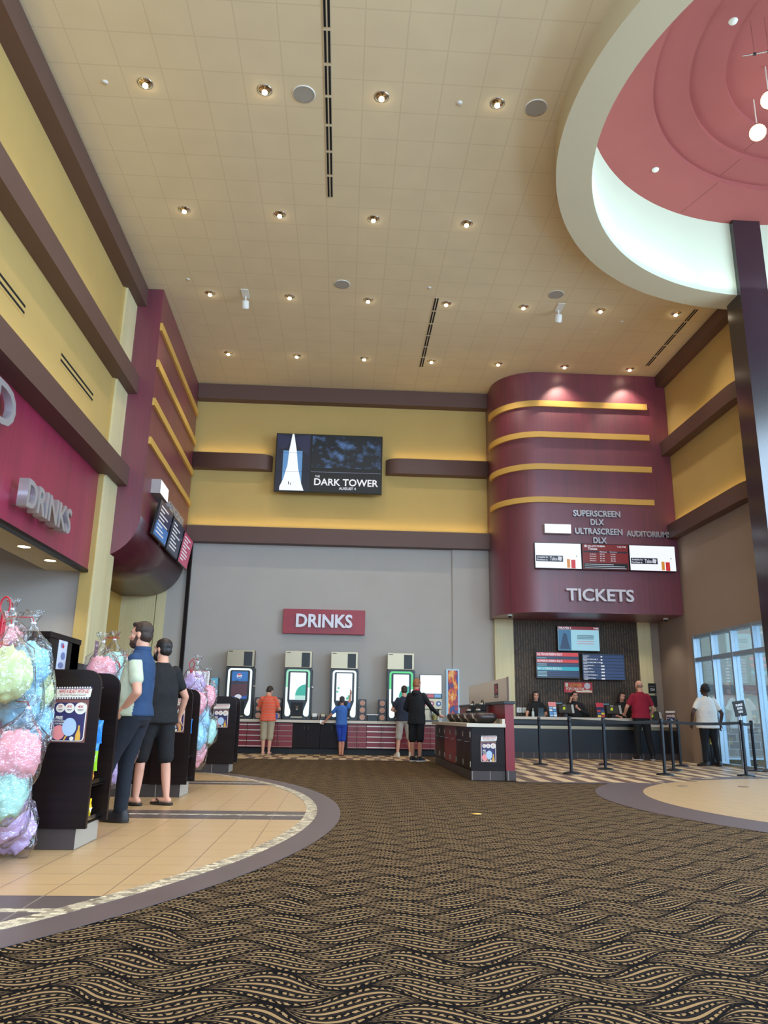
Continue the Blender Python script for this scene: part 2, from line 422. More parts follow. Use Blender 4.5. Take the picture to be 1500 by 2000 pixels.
# left inlay: beige tile half disc, mosaic line, dark ring
LX, LY = -9.02, 8.75
slab('tile_floor_left', [p for p in arc(LX, LY, 8.70, -1.35, 1.35, 90)] + [(-9, LY + 8.49), (-9, LY - 8.49)], .005, TILE)
annulus('mosaic_ring_left', LX, LY, 8.68, 8.80, -1.35, 1.35, .008, MOS)
annulus('dark_ring_left', LX, LY, 8.80, 9.05, -1.35, 1.35, .007, RINGM)
for i, yc in enumerate((4.46, 8.52, 12.42)):
    for nm, y0, y1, z, mt in (('dark_band', yc - .34, yc + .34, .0065, SLATE), ('mosaic_band', yc - .035, yc + .035, .0085, MOS)):
        ys = [y0 + (y1 - y0) * k / 6 for k in range(7)]
        slab(nm, [(-8.9, y0)] + [(LX + math.sqrt(8.70 ** 2 - (y - LY) ** 2), y) for y in ys] + [(-8.9, y1)], z, mt, .0035)
# right inlay under the dome
slab('tile_floor_right', arc(DX, DY, 4.86, 0, 2 * PI, 96)[:-1], .006, TILE)
annulus('dark_ring_right', DX, DY, 4.86, 5.54, 0, 2 * PI, .005, RINGM)
PR = [(2.97, 13.4), (5.5, 13.4), (5.5, 13.9), (6.35, 13.9), (6.35, 14.7), (7.1, 14.7), (7.1, 15.25), (9.27, 15.25), (9.27, 21.5), (2.97, 21.5)]
slab('plank_floor_tickets', PR, .009, PLK)
slab('plank_border', [(2.97, 13.22), (5.2, 13.22), (5.2, 13.41), (2.97, 13.41)], .0095, RINGM)
slab('plank_floor_drinks', [(-6.3, 19.35), (2.2, 19.35), (2.2, 22.2), (-6.3, 22.2)], .006, PLK2)

# ceiling with a round well
mb = MB(); x0, x1, y0, y1 = -5.6, 14.7, -8, 22.6; R = 5.66; N = 128; prev = None
def hit(a):
    c, s_ = math.cos(a), math.sin(a); ts = []
    if c > 1e-9: ts.append((x1 - DX) / c)
    if c < -1e-9: ts.append((x0 - DX) / c)
    if s_ > 1e-9: ts.append((y1 - DY) / s_)
    if s_ < -1e-9: ts.append((y0 - DY) / s_)
    t = min(ts); return (DX + t * c, DY + t * s_)
angs = sorted([i * 2 * PI / N for i in range(N)] + [math.atan2(b - DY, a - DX) % (2 * PI) for a in (x0, x1) for b in (y0, y1)])
for i, a in enumerate(angs):
    b = angs[(i + 1) % len(angs)]
    q = [(DX + R * math.cos(a), DY + R * math.sin(a)), (DX + R * math.cos(b), DY + R * math.sin(b)), hit(b), hit(a)]
    mb.add([(x, y, ZC) for x, y in q], [(0, 1, 2, 3)])
struct('ceiling', mb, CEI)
# dropped ring, lit drum and stepped dome
def revolve(name, prof, mat, cx=DX, cy=DY, n=128, smooth=True):
    mb = MB(); rs = [[(cx + r * math.cos(t * 2 * PI / n), cy + r * math.sin(t * 2 * PI / n), z) for t in range(n)] for r, z in prof]
    for a, b in zip(rs, rs[1:]): mb.rings([a, b], 0, True, False)
    return struct(name, mb, mat)
revolve('ceiling_ring', [(5.68, 10.95), (5.68, 10.41), (5.05, 10.41)], CREAM)
revolve('ceiling_drum', [(5.05, 10.41), (5.05, 12.30)], WHITE)
revolve('ceiling_dome', [(5.06, 12.28), (3.86, 12.28), (3.86, 12.40), (3.22, 12.40), (3.22, 12.52), (2.58, 12.52), (2.58, 12.64), (.02, 12.64)], PINK)
mb = MB()
for a in (.35, 1.9, 3.5, 5.0):
    for r0, r1, z in ((3.9, 5.0, 12.279), (3.25, 3.8, 12.399), (2.6, 3.15, 12.519)):
        p, q = Vector((DX + r0 * math.cos(a), DY + r0 * math.sin(a), z)), Vector((DX + r1 * math.cos(a), DY + r1 * math.sin(a), z)); w = Vector((-math.sin(a), math.cos(a), 0)) * .006
        mb.add([p - w, p + w, q + w, q - w], [(0, 1, 2, 3)])
struct('trim_1', mb, M('dome_seam', (84, 38, 36), .9))

def wbox(name, x0, y0, z0, x1, y1, z1, mat, bevel=0, kind=True): return struct(name, MB().box(x0, y0, z0, x1, y1, z1), mat, None, bevel)
# left side
wbox('wall_left', -5.6, -8, 5.93, -5.25, 16.2, ZC, YEL)
wbox('wall_left_alcove', -9.1, -8, 0, -9, 16.2, 4.6, GRY)
wbox('wall_left_alcove_end', -9, 16.1, 0, -5.38, 16.25, 5.9, GRY)
wbox('ceiling_alcove', -9, -8, 4.5, -6.2, 16.1, 4.56, GRY)
wbox('ceiling_soffit', -6.2, -8, 3.84, -5.32, 16.1, 4.55, CREAM)
fas = wbox('wall_left_fascia', -5.42, -8, 3.84, -5.30, 16.1, 5.93, MAGF)
wbox('trim_2', -5.43, -8, 3.79, -5.285, 16.1, 3.85, DKW)
wbox('wall_left_nook', -6.5, 16.25, 0, -6.4, 22.6, 6, M('ochre_paint', (206, 164, 84), .8, 0, .04))
pil = struct('column_left', MB().box(-5.45, 15.93, 0, -5.2, 17.12, 10.41), YEL)
struct('pale_wood_cladding', MB().box(-5.2, 15.97, 0, -5.15, 17.12, 10.41), LTW)
mb = MB().box(-6.4, 22.38, 0, -5.43, 22.5, 6, 0).box(-5.41, 22.42, 0, -5.16, 22.5, 6, 0)
struct('pale_wood_cladding', mb, [LTW, YEL])
# beams along the left wall
for z0, z1 in ((5.92, 6.37), (8.15, 8.60), (10.41, ZC - .01)):
    wbox('beam_left', -5.3, -8, z0, -4.93, 16.8, z1, BRN)
# burgundy bay above the concession end, curled in at the foot
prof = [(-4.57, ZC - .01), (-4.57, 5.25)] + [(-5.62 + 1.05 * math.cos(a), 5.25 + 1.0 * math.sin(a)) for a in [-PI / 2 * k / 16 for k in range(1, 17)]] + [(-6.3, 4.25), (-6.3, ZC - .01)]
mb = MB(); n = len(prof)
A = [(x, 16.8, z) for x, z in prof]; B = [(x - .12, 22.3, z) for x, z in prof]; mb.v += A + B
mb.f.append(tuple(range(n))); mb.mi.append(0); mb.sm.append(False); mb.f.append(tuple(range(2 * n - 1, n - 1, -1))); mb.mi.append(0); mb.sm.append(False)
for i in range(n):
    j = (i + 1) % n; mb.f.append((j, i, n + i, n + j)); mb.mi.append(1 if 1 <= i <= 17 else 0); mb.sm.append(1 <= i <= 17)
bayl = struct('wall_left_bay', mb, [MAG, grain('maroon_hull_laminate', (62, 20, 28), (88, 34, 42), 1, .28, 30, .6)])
def strip_left(z0, z1):
    return MB().prism([(-4.57, 16.8, z0), (-4.51, 16.8, z0), (-4.63, 22.25, z0), (-4.69, 22.25, z0)], (0, 0, z1 - z0))
for z0, z1 in ((9.81, 10.0), (8.86, 9.05), (7.90, 8.08), (6.95, 7.12)): struct('gold_strip', strip_left(z0, z1), GOLD)

# back wall
wbox('wall_back', -6.5, 22.5, 0, 9.4, 22.62, 5.95, GRY)
wbox('wall_back_upper', -6.5, 22.5, 5.95, 9.4, 22.62, ZC, YEL)
wbox('wall_back_pier', 3.2, 22.44, 0, 4.4, 22.5, 5.92, GRY)
wbox('trim_3', -4.60, 22.40, 0, -4.50, 22.5, 5.92, DKW)
def rbeam(name, x0, x1, z0, z1, rl, rr, yb=22.5, d=.3):
    r = d - .02; pts = [(x0, yb)]
    pts += [(x0 + r * 1.6 - r * 1.6 * math.cos(a), yb - d * math.sin(a)) for a in [PI / 2 * k / 10 for k in range(1, 11)]] if rl else [(x0, yb - d)]
    pts += [(x1 - r * 1.6 + r * 1.6 * math.sin(a), yb - d * math.cos(a)) for a in [PI / 2 * k / 10 for k in range(0, 10)]] if rr else [(x1, yb - d)]
    pts.append((x1, yb))
    return struct(name, MB().prism([(x, y, z0) for x, y in pts], (0, 0, z1 - z0), 0, rl or rr), BRN)
rbeam('beam_back', -4.68, 4.33, 5.90, 6.38, False, False)
rbeam('beam_back', -4.68, -2.30, 8.18, 8.66, False, True); rbeam('beam_back', 1.16, 4.33, 8.18, 8.66, True, False)
rbeam('beam_back', -4.68, 4.36, 10.41, ZC - .01, False, False)

# ticket tower
path = [(9.26, 20.5), (5.58, 20.5)] + [(5.58 - 1.28 * math.sin(a), 21.78 - 1.28 * math.cos(a)) for a in [PI / 2 * k / 20 for k in range(1, 21)]] + [(4.3, 22.5)]
mb = MB().prism([(x, y, 3.83) for x, y in path + [(9.26, 22.5)]], (0, 0, ZC - 3.84), 0, True)
tow = struct('wall_ticket_tower', mb, MAG)
for p in tow.data.polygons:
    if abs(p.normal.x) < .05 or abs(p.normal.z) > .9 or p.normal.x > .9: p.use_smooth = False
def off(path, d):
    out = []
    for i, (x, y) in enumerate(path):
        a = path[max(i - 1, 0)]; b = path[min(i + 1, len(path) - 1)]; tx, ty = b[0] - a[0], b[1] - a[1]; L = math.hypot(tx, ty); out.append((x - ty / L * d * -1 * -1, y + tx / L * d))
    return out
for z0, z1, xr in ((9.80, 9.98, 8.67), (8.85, 9.02, 8.67), (7.88, 8.05, 8.67), (6.91, 7.07, 8.67)):
    inner = [(xr, 20.5)] + path[1:-1]; outer = off(inner, .06)
    struct('gold_strip', MB().prism([(x, y, z0) for x, y in inner + outer[::-1]], (0, 0, z1 - z0), 0, False), GOLD)
# ticket office back wall
def damask():
    t = NT('brown_damask_wallcovering'); w = t.n('ShaderNodeTexWave', wave_type='BANDS', bands_direction='X'); t.l(t.coord(), w.inputs[0]); w.inputs['Scale'].default_value = 4.2; w.inputs['Distortion'].default_value = .7; w.inputs['Detail'].default_value = 2; w.inputs['Detail Scale'].default_value = 4
    v = t.n('ShaderNodeTexVoronoi'); t.l(t.coord((16, 16, 11)), v.inputs['Vector']); v.inputs['Scale'].default_value = 1
    k = t.math('MULTIPLY', w.outputs[1], t.math('SUBTRACT', 1.1, v.outputs[0]))
    t.base(t.mix(k, srgb((44, 34, 28)), srgb((112, 88, 60)))); t.b.inputs['Roughness'].default_value = .6; return t.m
wbox('wall_tickets', 4.95, 22.30, 0, 8.62, 22.5, 3.85, damask())
struct('pale_wood_cladding', MB().box(4.40, 22.26, 0, 4.95, 22.5, 3.85), LTW)
struct('pale_wood_cladding', MB().box(8.62, 22.22, 0, 9.0, 22.5, 3.85), LTW); wbox('wall_tickets_return', 9.0, 22.3, 0, 9.27, 22.5, 3.85, wallpaint('taupe_paint', (154, 136, 122)))

# right wall with the window bay
GR = wallpaint('taupe_paint', (154, 136, 122))
mb = MB().box(9.27, 20.02, 0, 9.45, 22.6, 5.95, 0).box(9.27, 15.6, 3.22, 9.45, 20.02, 5.95, 0)
struct('wall_right', mb, GR); wbox('wall_right_upper', 9.27, 15.6, 5.95, 9.45, 22.6, ZC, YEL)
for z0, z1 in ((5.95, 6.35), (8.40, 8.82), (10.55, ZC - .01)):
    y0, y1, d = 15.95, 20.5, .27
    pts = [(9.27, y1), (9.27 - d, y1)] + [(9.27 - d * math.cos(a), y0 + .7 - .7 * math.sin(a)) for a in [PI / 2 * k / 10 for k in range(0, 11)]]
    struct('beam_right', MB().prism([(x, y, z0) for x, y in pts], (0, 0, z1 - z0), 0, True), BRN)
ALU = M('aluminium_frame', (176, 188, 196), .35, .7, .03)
win = struct('window_1', MB(), ALU)
fr = MB()
for y in (20.0, 19.0, 18.0, 17.0, 16.0): fr.box(9.22, y - .035, 0, 9.40, y + .035, 3.2)
for z0, z1 in ((0, .07), (2.54, 2.64), (3.14, 3.22)): fr.box(9.225, 15.95, z0, 9.395, 20.03, z1)
obj('window_frame', fr, ALU, win)
for y in (19, 18, 17, 16):
    for z0, z1 in ((.07, 2.54), (2.64, 3.14)): obj('pane', MB().box(9.305, y + .035, z0, 9.315, y + .965, z1), GLASS, win)
# tall dark column at the dome's edge
wbox('column_right', 8.72, 15.0, 0, 9.37, 15.63, 12.28, COLW)
# rotunda walls (to the right, mostly out of frame) with entrance glazing
mb = MB().box(14.7, -8, 3.6, 14.8, 15.7, 6.2).box(14.7, -8, 11.9, 14.8, 15.7, 12.7).box(14.7, -8, 0, 14.8, 1, 3.6).box(14.7, -8, 6.2, 14.8, -2, 12).box(14.7, 13, 0, 14.8, 15.7, 12.6)
struct('wall_rotunda', mb, GR)
mb = MB().box(9.36, 15.4, 3.6, 14.7, 15.6, 12.6).box(9.36, 15.4, 0, 9.6, 15.6, 3.6)
struct('wall_rotunda_back', mb, GR)
mb = MB().box(-9, -8.1, 8.8, 14.8, -8, 12.6).box(-9, -8.1, 0, -5, -8, 8.8).box(-9, -8.1, 0, 14.8, -8, 2.5)
for x in (-5, -2.5, 0, 2.5, 5, 7.5, 10, 12.5, 14.6): mb.box(x, -8.1, 0, x + .12, -8, 8.8)
struct('wall_front', mb, ALU)  # unseen facade, opened for daylight fill; sill raised to keep low reflections dark
mb = MB()
for y in range(1, 14): mb.box(14.7, y, 0, 14.78, y + .08, 3.6)
for y in range(-1, 14, 2): mb.box(14.7, y, 6.2, 14.78, y + .08, 12)
struct('window_2', mb, ALU)
# outside: pavement and a masonry wall
CONC = M('pavement_concrete', (186, 192, 196), .8, 0, .08, (1, 1, 1), .2)
struct('pavement', MB().box(9.46, 8, -.25, 30, 40, -.03), CONC)
def blocks():
    t = NT('split_face_block'); v = t.n('ShaderNodeTexBrick'); cc = t.n('ShaderNodeTexCoord'); mp = t.n('ShaderNodeMapping'); t.l(cc.outputs['Object'], mp.inputs[0]); mp.inputs['Rotation'].default_value = (PI / 2, 0, 0)
    t.l(mp.outputs[0], v.inputs[0]); v.inputs['Scale'].default_value = 1; v.inputs['Brick Width'].default_value = .5; v.inputs['Row Height'].default_value = .225; v.inputs['Mortar Size'].default_value = .008
    v.inputs['Color1'].default_value = srgb((158, 136, 122)); v.inputs['Color2'].default_value = srgb((134, 116, 106)); v.inputs['Mortar'].default_value = srgb((190, 178, 166))
    t.base(v.outputs[0]); t.b.inputs['Roughness'].default_value = .9; t.bump(t.noise(t.coord((14, 14, 14)), 1, 4), .5, .02); return t.m
BLKW = blocks()
mb = MB().box(9.46, 24.6, -.1, 15.5, 25, 1.0, 0).box(9.46, 24.75, 1.0, 15.5, 25, 6.5, 1).box(9.46, 24.7, 1.9, 15.5, 24.76, 2.2, 2)
struct('wall_outside', mb, [BLKW, M('outside_render', (186, 168, 146), .9, 0, .06), M('outside_band', (120, 108, 100), .9)])

# ================================================================== room lights, with added fill
def lin(name, loc, rot, L, power, color=COVE, w=.05, spread=PI): return area(name, loc, rot, L, w, power, color, spread)
UP = (PI, 0, 0)
# led strips lying on top of the back and right beams, washing the wall above
for x, L, z in ((-.2, 8.9, 6.44), (-3.5, 2.1, 8.72), (2.8, 2.9, 8.72)):
    lin('cove_and_fill_strip', (x, 22.36, z), UP, L, 2.6 * L)
for z in (6.41, 8.88): area('cove_and_fill_strip', (9.17, 18.5, z), (PI, 0, PI / 2), 3.8, .05, 6, COVE)
for z in (6.43, 8.66): area('cove_and_fill_strip', (-5.1, 5, z), (PI, 0, PI / 2), 20, .05, 40, (1.0, .82, .5))  # unseen uplights added on the left beams to warm the ceiling
# hidden cove in the drum
for k in range(12):
    a = 2 * PI * k / 12
    area('drum_cove_strip', (DX + 4.75 * math.cos(a), DY + 4.75 * math.sin(a), 10.5), (PI, math.radians(0), a), .08, 2.2, 11, (.82, 1.0, .92))

rows = [('front', 10.47, 4), ('second', 13.70, 4), ('third', 16.89, 7), ('rear', 20.07, 7)]
ORD = ['first', 'second', 'third', 'fourth', 'fifth', 'sixth', 'seventh']
XS = [-3.48, -1.55, .37, 2.30, 4.23, 6.17, 8.09]
BULB = EM('downlight_lamp', (255, 236, 205), 40)
REFL = M('downlight_reflector', (220, 200, 165), .15, 1, .05)
def downlight():
    t = thing('ceiling_downlight', '', 'ceiling light', (0, 0, 0))
    obj('rim', MB().lathe([(.105, -.012), (.125, -.006), (.125, .0), (.10, 0)], (0, 0, 0), 24, caps=False), CHROME, t)
    obj('reflector', MB().lathe([(.104, -.006), (.07, -.012), (.045, -.03)], (0, 0, 0), 24, caps=True), REFL, t)
    obj('lamp', MB().ell((0, .02, -.035), (.045, .045, .03), 14, 8), BULB, t)
    return t
dl0 = None
for nm, y, cnt in rows:
    for i in range(cnt):
        lab = 'recessed chrome ceiling downlight, %s from the left in the %s row' % (ORD[i], nm)
        o = dl0 = downlight() if dl0 is None else dl0
        if (nm, i) != ('front', 0): o = copy_tree(dl0)
        o.location = (XS[i], y, ZC - .0); tag(o, lab, 'ceiling light', 'recessed ceiling downlights')
        d = bpy.data.lights.new('downlight_beam', 'SPOT'); d.energy = 330; d.color = WARM; d.spot_size = math.radians(105); d.spot_blend = .7; d.shadow_soft_size = .06
        so = bpy.data.objects.new('downlight_beam', d); so.location = (XS[i], y, ZC - .05); COL.objects.link(so)
# more of the same rows behind and above the camera, out of view
for y in (7.24, 4.0, .8, -2.4):
    for x in XS[:5]:
        if x < 3.6:
            d = bpy.data.lights.new('downlight_beam', 'SPOT'); d.energy = 330; d.color = WARM; d.spot_size = math.radians(105); d.spot_blend = .7; d.shadow_soft_size = .06
            so = bpy.data.objects.new('downlight_beam', d); so.location = (x, y, ZC - .05); COL.objects.link(so)
# two wall washers above the ticket tower
for x in (6.05, 8.0):
    d = bpy.data.lights.new('tower_washer', 'SPOT'); d.energy = 160; d.color = (1, .75, .55); d.spot_size = math.radians(70); d.spot_blend = .5; d.shadow_soft_size = .03
    so = bpy.data.objects.new('tower_washer', d); so.location = (x, 20.07, ZC - .05); so.rotation_euler = (math.radians(12), 0, 0); COL.objects.link(so)
# soffit downlights in the concession front
for px, py, lab in ((47, 1067, 'left'), (98, 1094, 'right')):
    p = at(px, py, 13.71 if lab == 'left' else 14.96)
    t = thing('soffit_downlight', 'round soffit downlight below the DRINKS fascia, %s of the two' % lab, 'ceiling light', (p.x, p.y, 3.84), 'soffit downlights')
    obj('rim', MB().lathe([(.11, -.01), (.13, -.004), (.13, 0), (.11, 0)], (p.x, p.y, 3.84), 20, caps=False), CREAM, t)
    obj('lamp', MB().cyl((p.x, p.y, 3.832), (p.x, p.y, 3.838), .11, n=20), EM('soffit_lamp', (255, 230, 190), 9), t)
for y in (2, 5, 8, 11, 13.7, 15):
    d = bpy.data.lights.new('soffit_beam', 'SPOT'); d.energy = 90; d.color = WARM; d.spot_size = math.radians(110); d.spot_blend = .6
    so = bpy.data.objects.new('soffit_beam', d); so.location = (-5.7, y, 3.8); COL.objects.link(so)
# ticket office and drinks counter downlights under the tower
for x in (5.4, 7.0, 8.4):
    d = bpy.data.lights.new('ticket_beam', 'SPOT'); d.energy = 60; d.color = WARM; d.spot_size = math.radians(110); d.spot_blend = .6
    so = bpy.data.objects.new('ticket_beam', d); so.location = (x, 21.2, 3.78); COL.objects.link(so)

# ceiling fittings
GRILLE = M('speaker_grille', (166, 160, 148), .7, 0, .1, (90, 90, 90), .3); WPL = M('white_plastic', (232, 230, 222), .4, 0, .02)
for x, y, lab in ((-.91, 10.51, 'left of the long slot vent, nearest row'), (2.96, 10.52, 'beside the round ceiling ring, nearest row'), (-.27, 16.22, 'beyond the long slot vent, in the third light row'), (4.87, 16.25, 'between the far slot vents near the ring')):
    t = thing('ceiling_speaker', 'round grey ceiling speaker grille ' + lab, 'speaker', (x, y, ZC), 'ceiling speakers')
    obj('bezel', MB().lathe([(.175, -.012), (.19, -.008), (.19, 0), (.17, 0)], (x, y, ZC), 28, caps=False), WPL, t)
    obj('grille', MB().cyl((x, y, ZC - .006), (x, y, ZC - .001), .176, n=28), GRILLE, t)
for x, y, lab in ((-4.13, 10.49, 'by the first downlight'), (1.67, 10.51, 'between third and fourth downlights'), (-3.9, 16.3, 'above the burgundy bay'), (1.8, 16.2, 'left of the middle slot vent'), (6.9, 17.4, 'left of the right-hand slot vent')):
    tag(obj('sprinkler_cap', MB().lathe([(.0, -.012), (.045, -.012), (.05, 0)], (x, y, ZC - .001), 18, caps=False), WPL), 'small white round sprinkler cap in the ceiling ' + lab, 'sprinkler', 'sprinkler caps')
for px, py, lab in ((1432, 41, 'nearer the camera'), (1280, 331, 'near the lit drum edge')):
    p = at(px, py, 9.9 if py < 100 else 13.48)
    tag(obj('smoke_detector', MB().lathe([(.0, -.03), (.06, -.03), (.075, -.004), (.075, 0)], (p.x, p.y, 12.278 if py > 100 else p.z), 20, caps=False), WPL), 'white disc detector on the pink dome, ' + lab, 'detector', 'dome detectors')
SLOT = M('slot_black', (6, 6, 6), .9)
for x, ya, nsec, lab in ((-.51, 7.3, 9, 'long black slot vent down the middle of the ceiling'), (2.04, 16.62, 6, 'black slot vent above the middle of the back wall'), (8.5, 16.62, 5, 'black slot vent beside the right wall beam')):
    t = thing('slot_vent', lab, 'air vent', (x, ya, ZC), 'ceiling slot vents')
    for k in range(nsec):
        y0 = ya + k * .6433 + .012; y1 = ya + (k + 1) * .6433 - .012
        fr = obj('vent_frame', MB().box(x - .062, y0, ZC - .008, x + .062, y1, ZC - .001), M('vent_frame_paint', (206, 190, 158), .6), t)
        obj('slot', MB().box(x - .048, y0 + .02, ZC - .0095, x - .012, y1 - .02, ZC - .0075).box(x + .012, y0 + .02, ZC - .0095, x + .048, y1 - .02, ZC - .0075), SLOT, fr)
for y0, y1, lab in ((10.0, 11.35, 'upper left'), (13.0, 14.85, 'right-hand')):
    t = thing('wall_vent', lab + ' two-slot air vent in the yellow left wall', 'air vent', (-5.25, (y0 + y1) / 2, 7.2), 'wall vents')
    obj('vent_frame', MB().box(-5.25, y0 - .03, 7.09, -5.244, y1 + .03, 7.33), YEL, t)
    obj('slot', MB().box(-5.244, y0, 7.13, -5.241, y1, 7.175).box(-5.244, y0, 7.24, -5.241, y1, 7.285), SLOT, t)
for px, py, Y, lab in ((481, 578, 16.94, 'left'), (1090, 605, 16.95, 'right')):
    p = at(px, py - 12, Y); x, y = p.x, p.y
    t = thing('spot_fixture', 'white adjustable spotlight hanging under the ceiling, %s of the two' % lab, 'spotlight', (x, y, ZC), 'white ceiling spotlights')
    obj('mount_plate', MB().box(x - .09, y - .32, ZC - .02, x + .09, y + .1, ZC - .001), WPL, t, .005)
    obj('stem', MB().cyl((x, y, ZC), (x, y, ZC - .16), .02), WPL, t)
    obj('lamp_head', MB().lathe([(.05, -.1), (.085, -.08), (.09, .08), (.08, .1)], (x, y + .02, ZC - .22), 18, ax=(0, .6, -1)), WPL, t)
    obj('lens', MB().cyl((x, y + .07, ZC - .305), (x, y + .073, ZC - .31), .075), CHROME, t)
# pendant globes and their track under the dome
GLB = EM('opal_globe_glow', (255, 214, 150), 7)
for px, py, Y, lab in ((1480, 259, 11.87, 'nearer the lit drum, wholly in view'), (1503, 195, 11.1, 'cut by the right photo edge')):
    p = at(px, py, Y)
    t = thing('globe_pendant', 'glowing opal globe pendant under the pink dome, ' + lab, 'pendant lamp', (p.x, p.y, p.z), 'globe pendants')
    obj('stem', MB().cyl((p.x, p.y, p.z + .1), (p.x, p.y, 12.64), .012), WPL, t); obj('globe', MB().ell(p, (.15, .15, .15), 20, 14), GLB, t)
    obj('collar', MB().cyl((p.x, p.y, p.z + .13), (p.x, p.y, p.z + .18), .05), CHROME, t)
a, b = at(1450, 110, 10.22), at(1530, 95, 10.0)
t = thing('light_track', 'thin chrome light track with clamps under the pink dome', 'light track', (a.x, a.y, a.z))
obj('rail', MB().tube([a, b], .012), CHROME, t)
for k in (.3, .65): q = a.lerp(b, k); obj('clamp', MB().cyl(q + Vector((-.02, 0, 0)), q + Vector((.02, 0, 0)), .025), BLK, t); obj('hanger', MB().cyl(q, (q.x, q.y, 12.6), .006), CHROME, t)
# ================================================================== signs on the building
LET = M('brushed_letter_face', (196, 196, 204), .35, .6, .03); LETS = M('pale_letter_face', (226, 222, 232), .4, 0, .02)
SCRW = EM('screen_white', (246, 250, 255), 1.5)
TXW = EM('screen_text_white', (240, 244, 255), 1.0); TXN = EM('screen_text_navy', (24, 34, 66), .6)
SB = M('screen_bezel', (10, 10, 12), .3, 0, .1)
def E_(n, c, s=1.0): return EM(n, c, s)

def sign_letters(name, label, cat, body, mat, pan, box, depth=.06, gap=.03, bold=.012, group=None):
    u0, v0, u1, v1 = box; o = pan.p(u0, v0, 0); t = thing(name, label, cat, tuple(o), group)
    text('letter', body, mat, t, pan, u0, v0, u1, v1, gap, depth, bold, each=True)
    n = max(3, int((u1 - u0) * pan.w / .35))
    for i in range(n):
        c = pan.p(u0 + (u1 - u0) * (i + .5) / n, v0 + (v1 - v0) * .15, 0); 
        obj('standoff', MB().cyl(c, c + pan.N * gap, .008, n=6), METAL, t)
    return t

TP = Panel((0, 20.5, 0), (1, 0, 0), (0, 0, 1), 1, 1)
sign_letters('tickets_sign', 'large silver TICKETS letters near the foot of the burgundy tower', 'sign', 'TICKETS', LETS, TP, (6.02, 4.14, 7.88, 4.48), .07, .05, .022)
sign_letters('superscreen_sign', 'silver SUPERSCREEN letters above the ULTRASCREEN line on the tower', 'sign', 'SUPERSCREEN', LET, TP, (6.32, 6.52, 7.66, 6.70), .05, .03, .03)
sign_letters('format_sign', 'silver DLX letters just under the word SUPERSCREEN', 'sign', 'DLX', LET, TP, (6.80, 6.28, 7.18, 6.45), .05, .03, .03)
sign_letters('ultrascreen_sign', 'silver ULTRASCREEN letters right of the small white lightbox', 'sign', 'ULTRASCREEN', LET, TP, (6.35, 6.01, 7.69, 6.19), .05, .03, .03)
sign_letters('format_sign', 'silver DLX letters under ULTRASCREEN, right above the triple screens', 'sign', 'DLX', LET, TP, (6.85, 5.76, 7.23, 5.93), .05, .03, .03)
sign_letters('auditoriums_sign', 'silver AUDITORIUMS letters running to the right wall beam', 'sign', 'AUDITORIUMS', LET, TP, (7.80, 5.98, 9.05, 6.15), .05, .03, .03)
def lightbox(label, pan, box, d=.14, group=None):
    t = thing('white_lightbox', label, 'lightbox', tuple(pan.p(box[0], box[1], 0)), group); mb = MB(); pan.rect(mb, *box, 0, d); obj('housing', mb, M('lightbox_housing', (170, 160, 158), .5), t)
    mb = MB(); pan.rect(mb, box[0] + .02 / pan.w, box[1] + .02 / pan.h, box[2] - .02 / pan.w, box[3] - .02 / pan.h, d, d + .006); obj('lit_face', mb, E_('lightbox_face', (244, 246, 255), 2.2), t); return t
lightbox('blank glowing white lightbox left of ULTRASCREEN on the ticket tower', TP, (5.47, 5.99, 6.23, 6.27))

def screen(name, label, cat, pan, depth=.07, group=None, face=SB, loc=None, fmt='emit', stand=.03):
    "monitor: housing with a display panel; content is added by the caller in the same unit frame"
    t = thing(name, label, cat, tuple(pan.p(.5, 0, 0)), group); mb = MB(); pan.rect(mb, 0, 0, 1, 1, 0, depth); obj('housing', mb, SB, t, .004)
    mb = MB(); bu, bv = .018 / pan.w, .018 / pan.h; pan.rect(mb, bu, bv, 1 - bu, 1 - bv, depth, depth + .002); d = obj('display', mb, face, t)
    if stand: mb = MB(); pan.rect(mb, .4, .3, .6, .7, -stand, 0); obj('wall_bracket', mb, BLKM, t)
    return t, d
def bar(pan, d, n, rects, mat, name='graphic', n1=.0015, label=None):
    mb = MB()
    for r in rects: pan.rect(mb, r[0], r[1], r[2], r[3], n, n + n1)
    return obj(name, mb, mat, d, label=label)
def blobs(pan, d, n, pts, mat, name='graphic', label=None):
    mb = MB()
    for u, v, ru, rv in pts: pan.disc(mb, u, v, ru * pan.w, n, n + .0015, ry=rv * pan.h)
    return obj(name, mb, mat, d, label=label)
def shape(pan, d, n, polys, mat, name='graphic', label=None):
    mb = MB()
    for p in polys: pan.poly(mb, p, n, n + .0015)
    return obj(name, mb, mat, d, label=label)

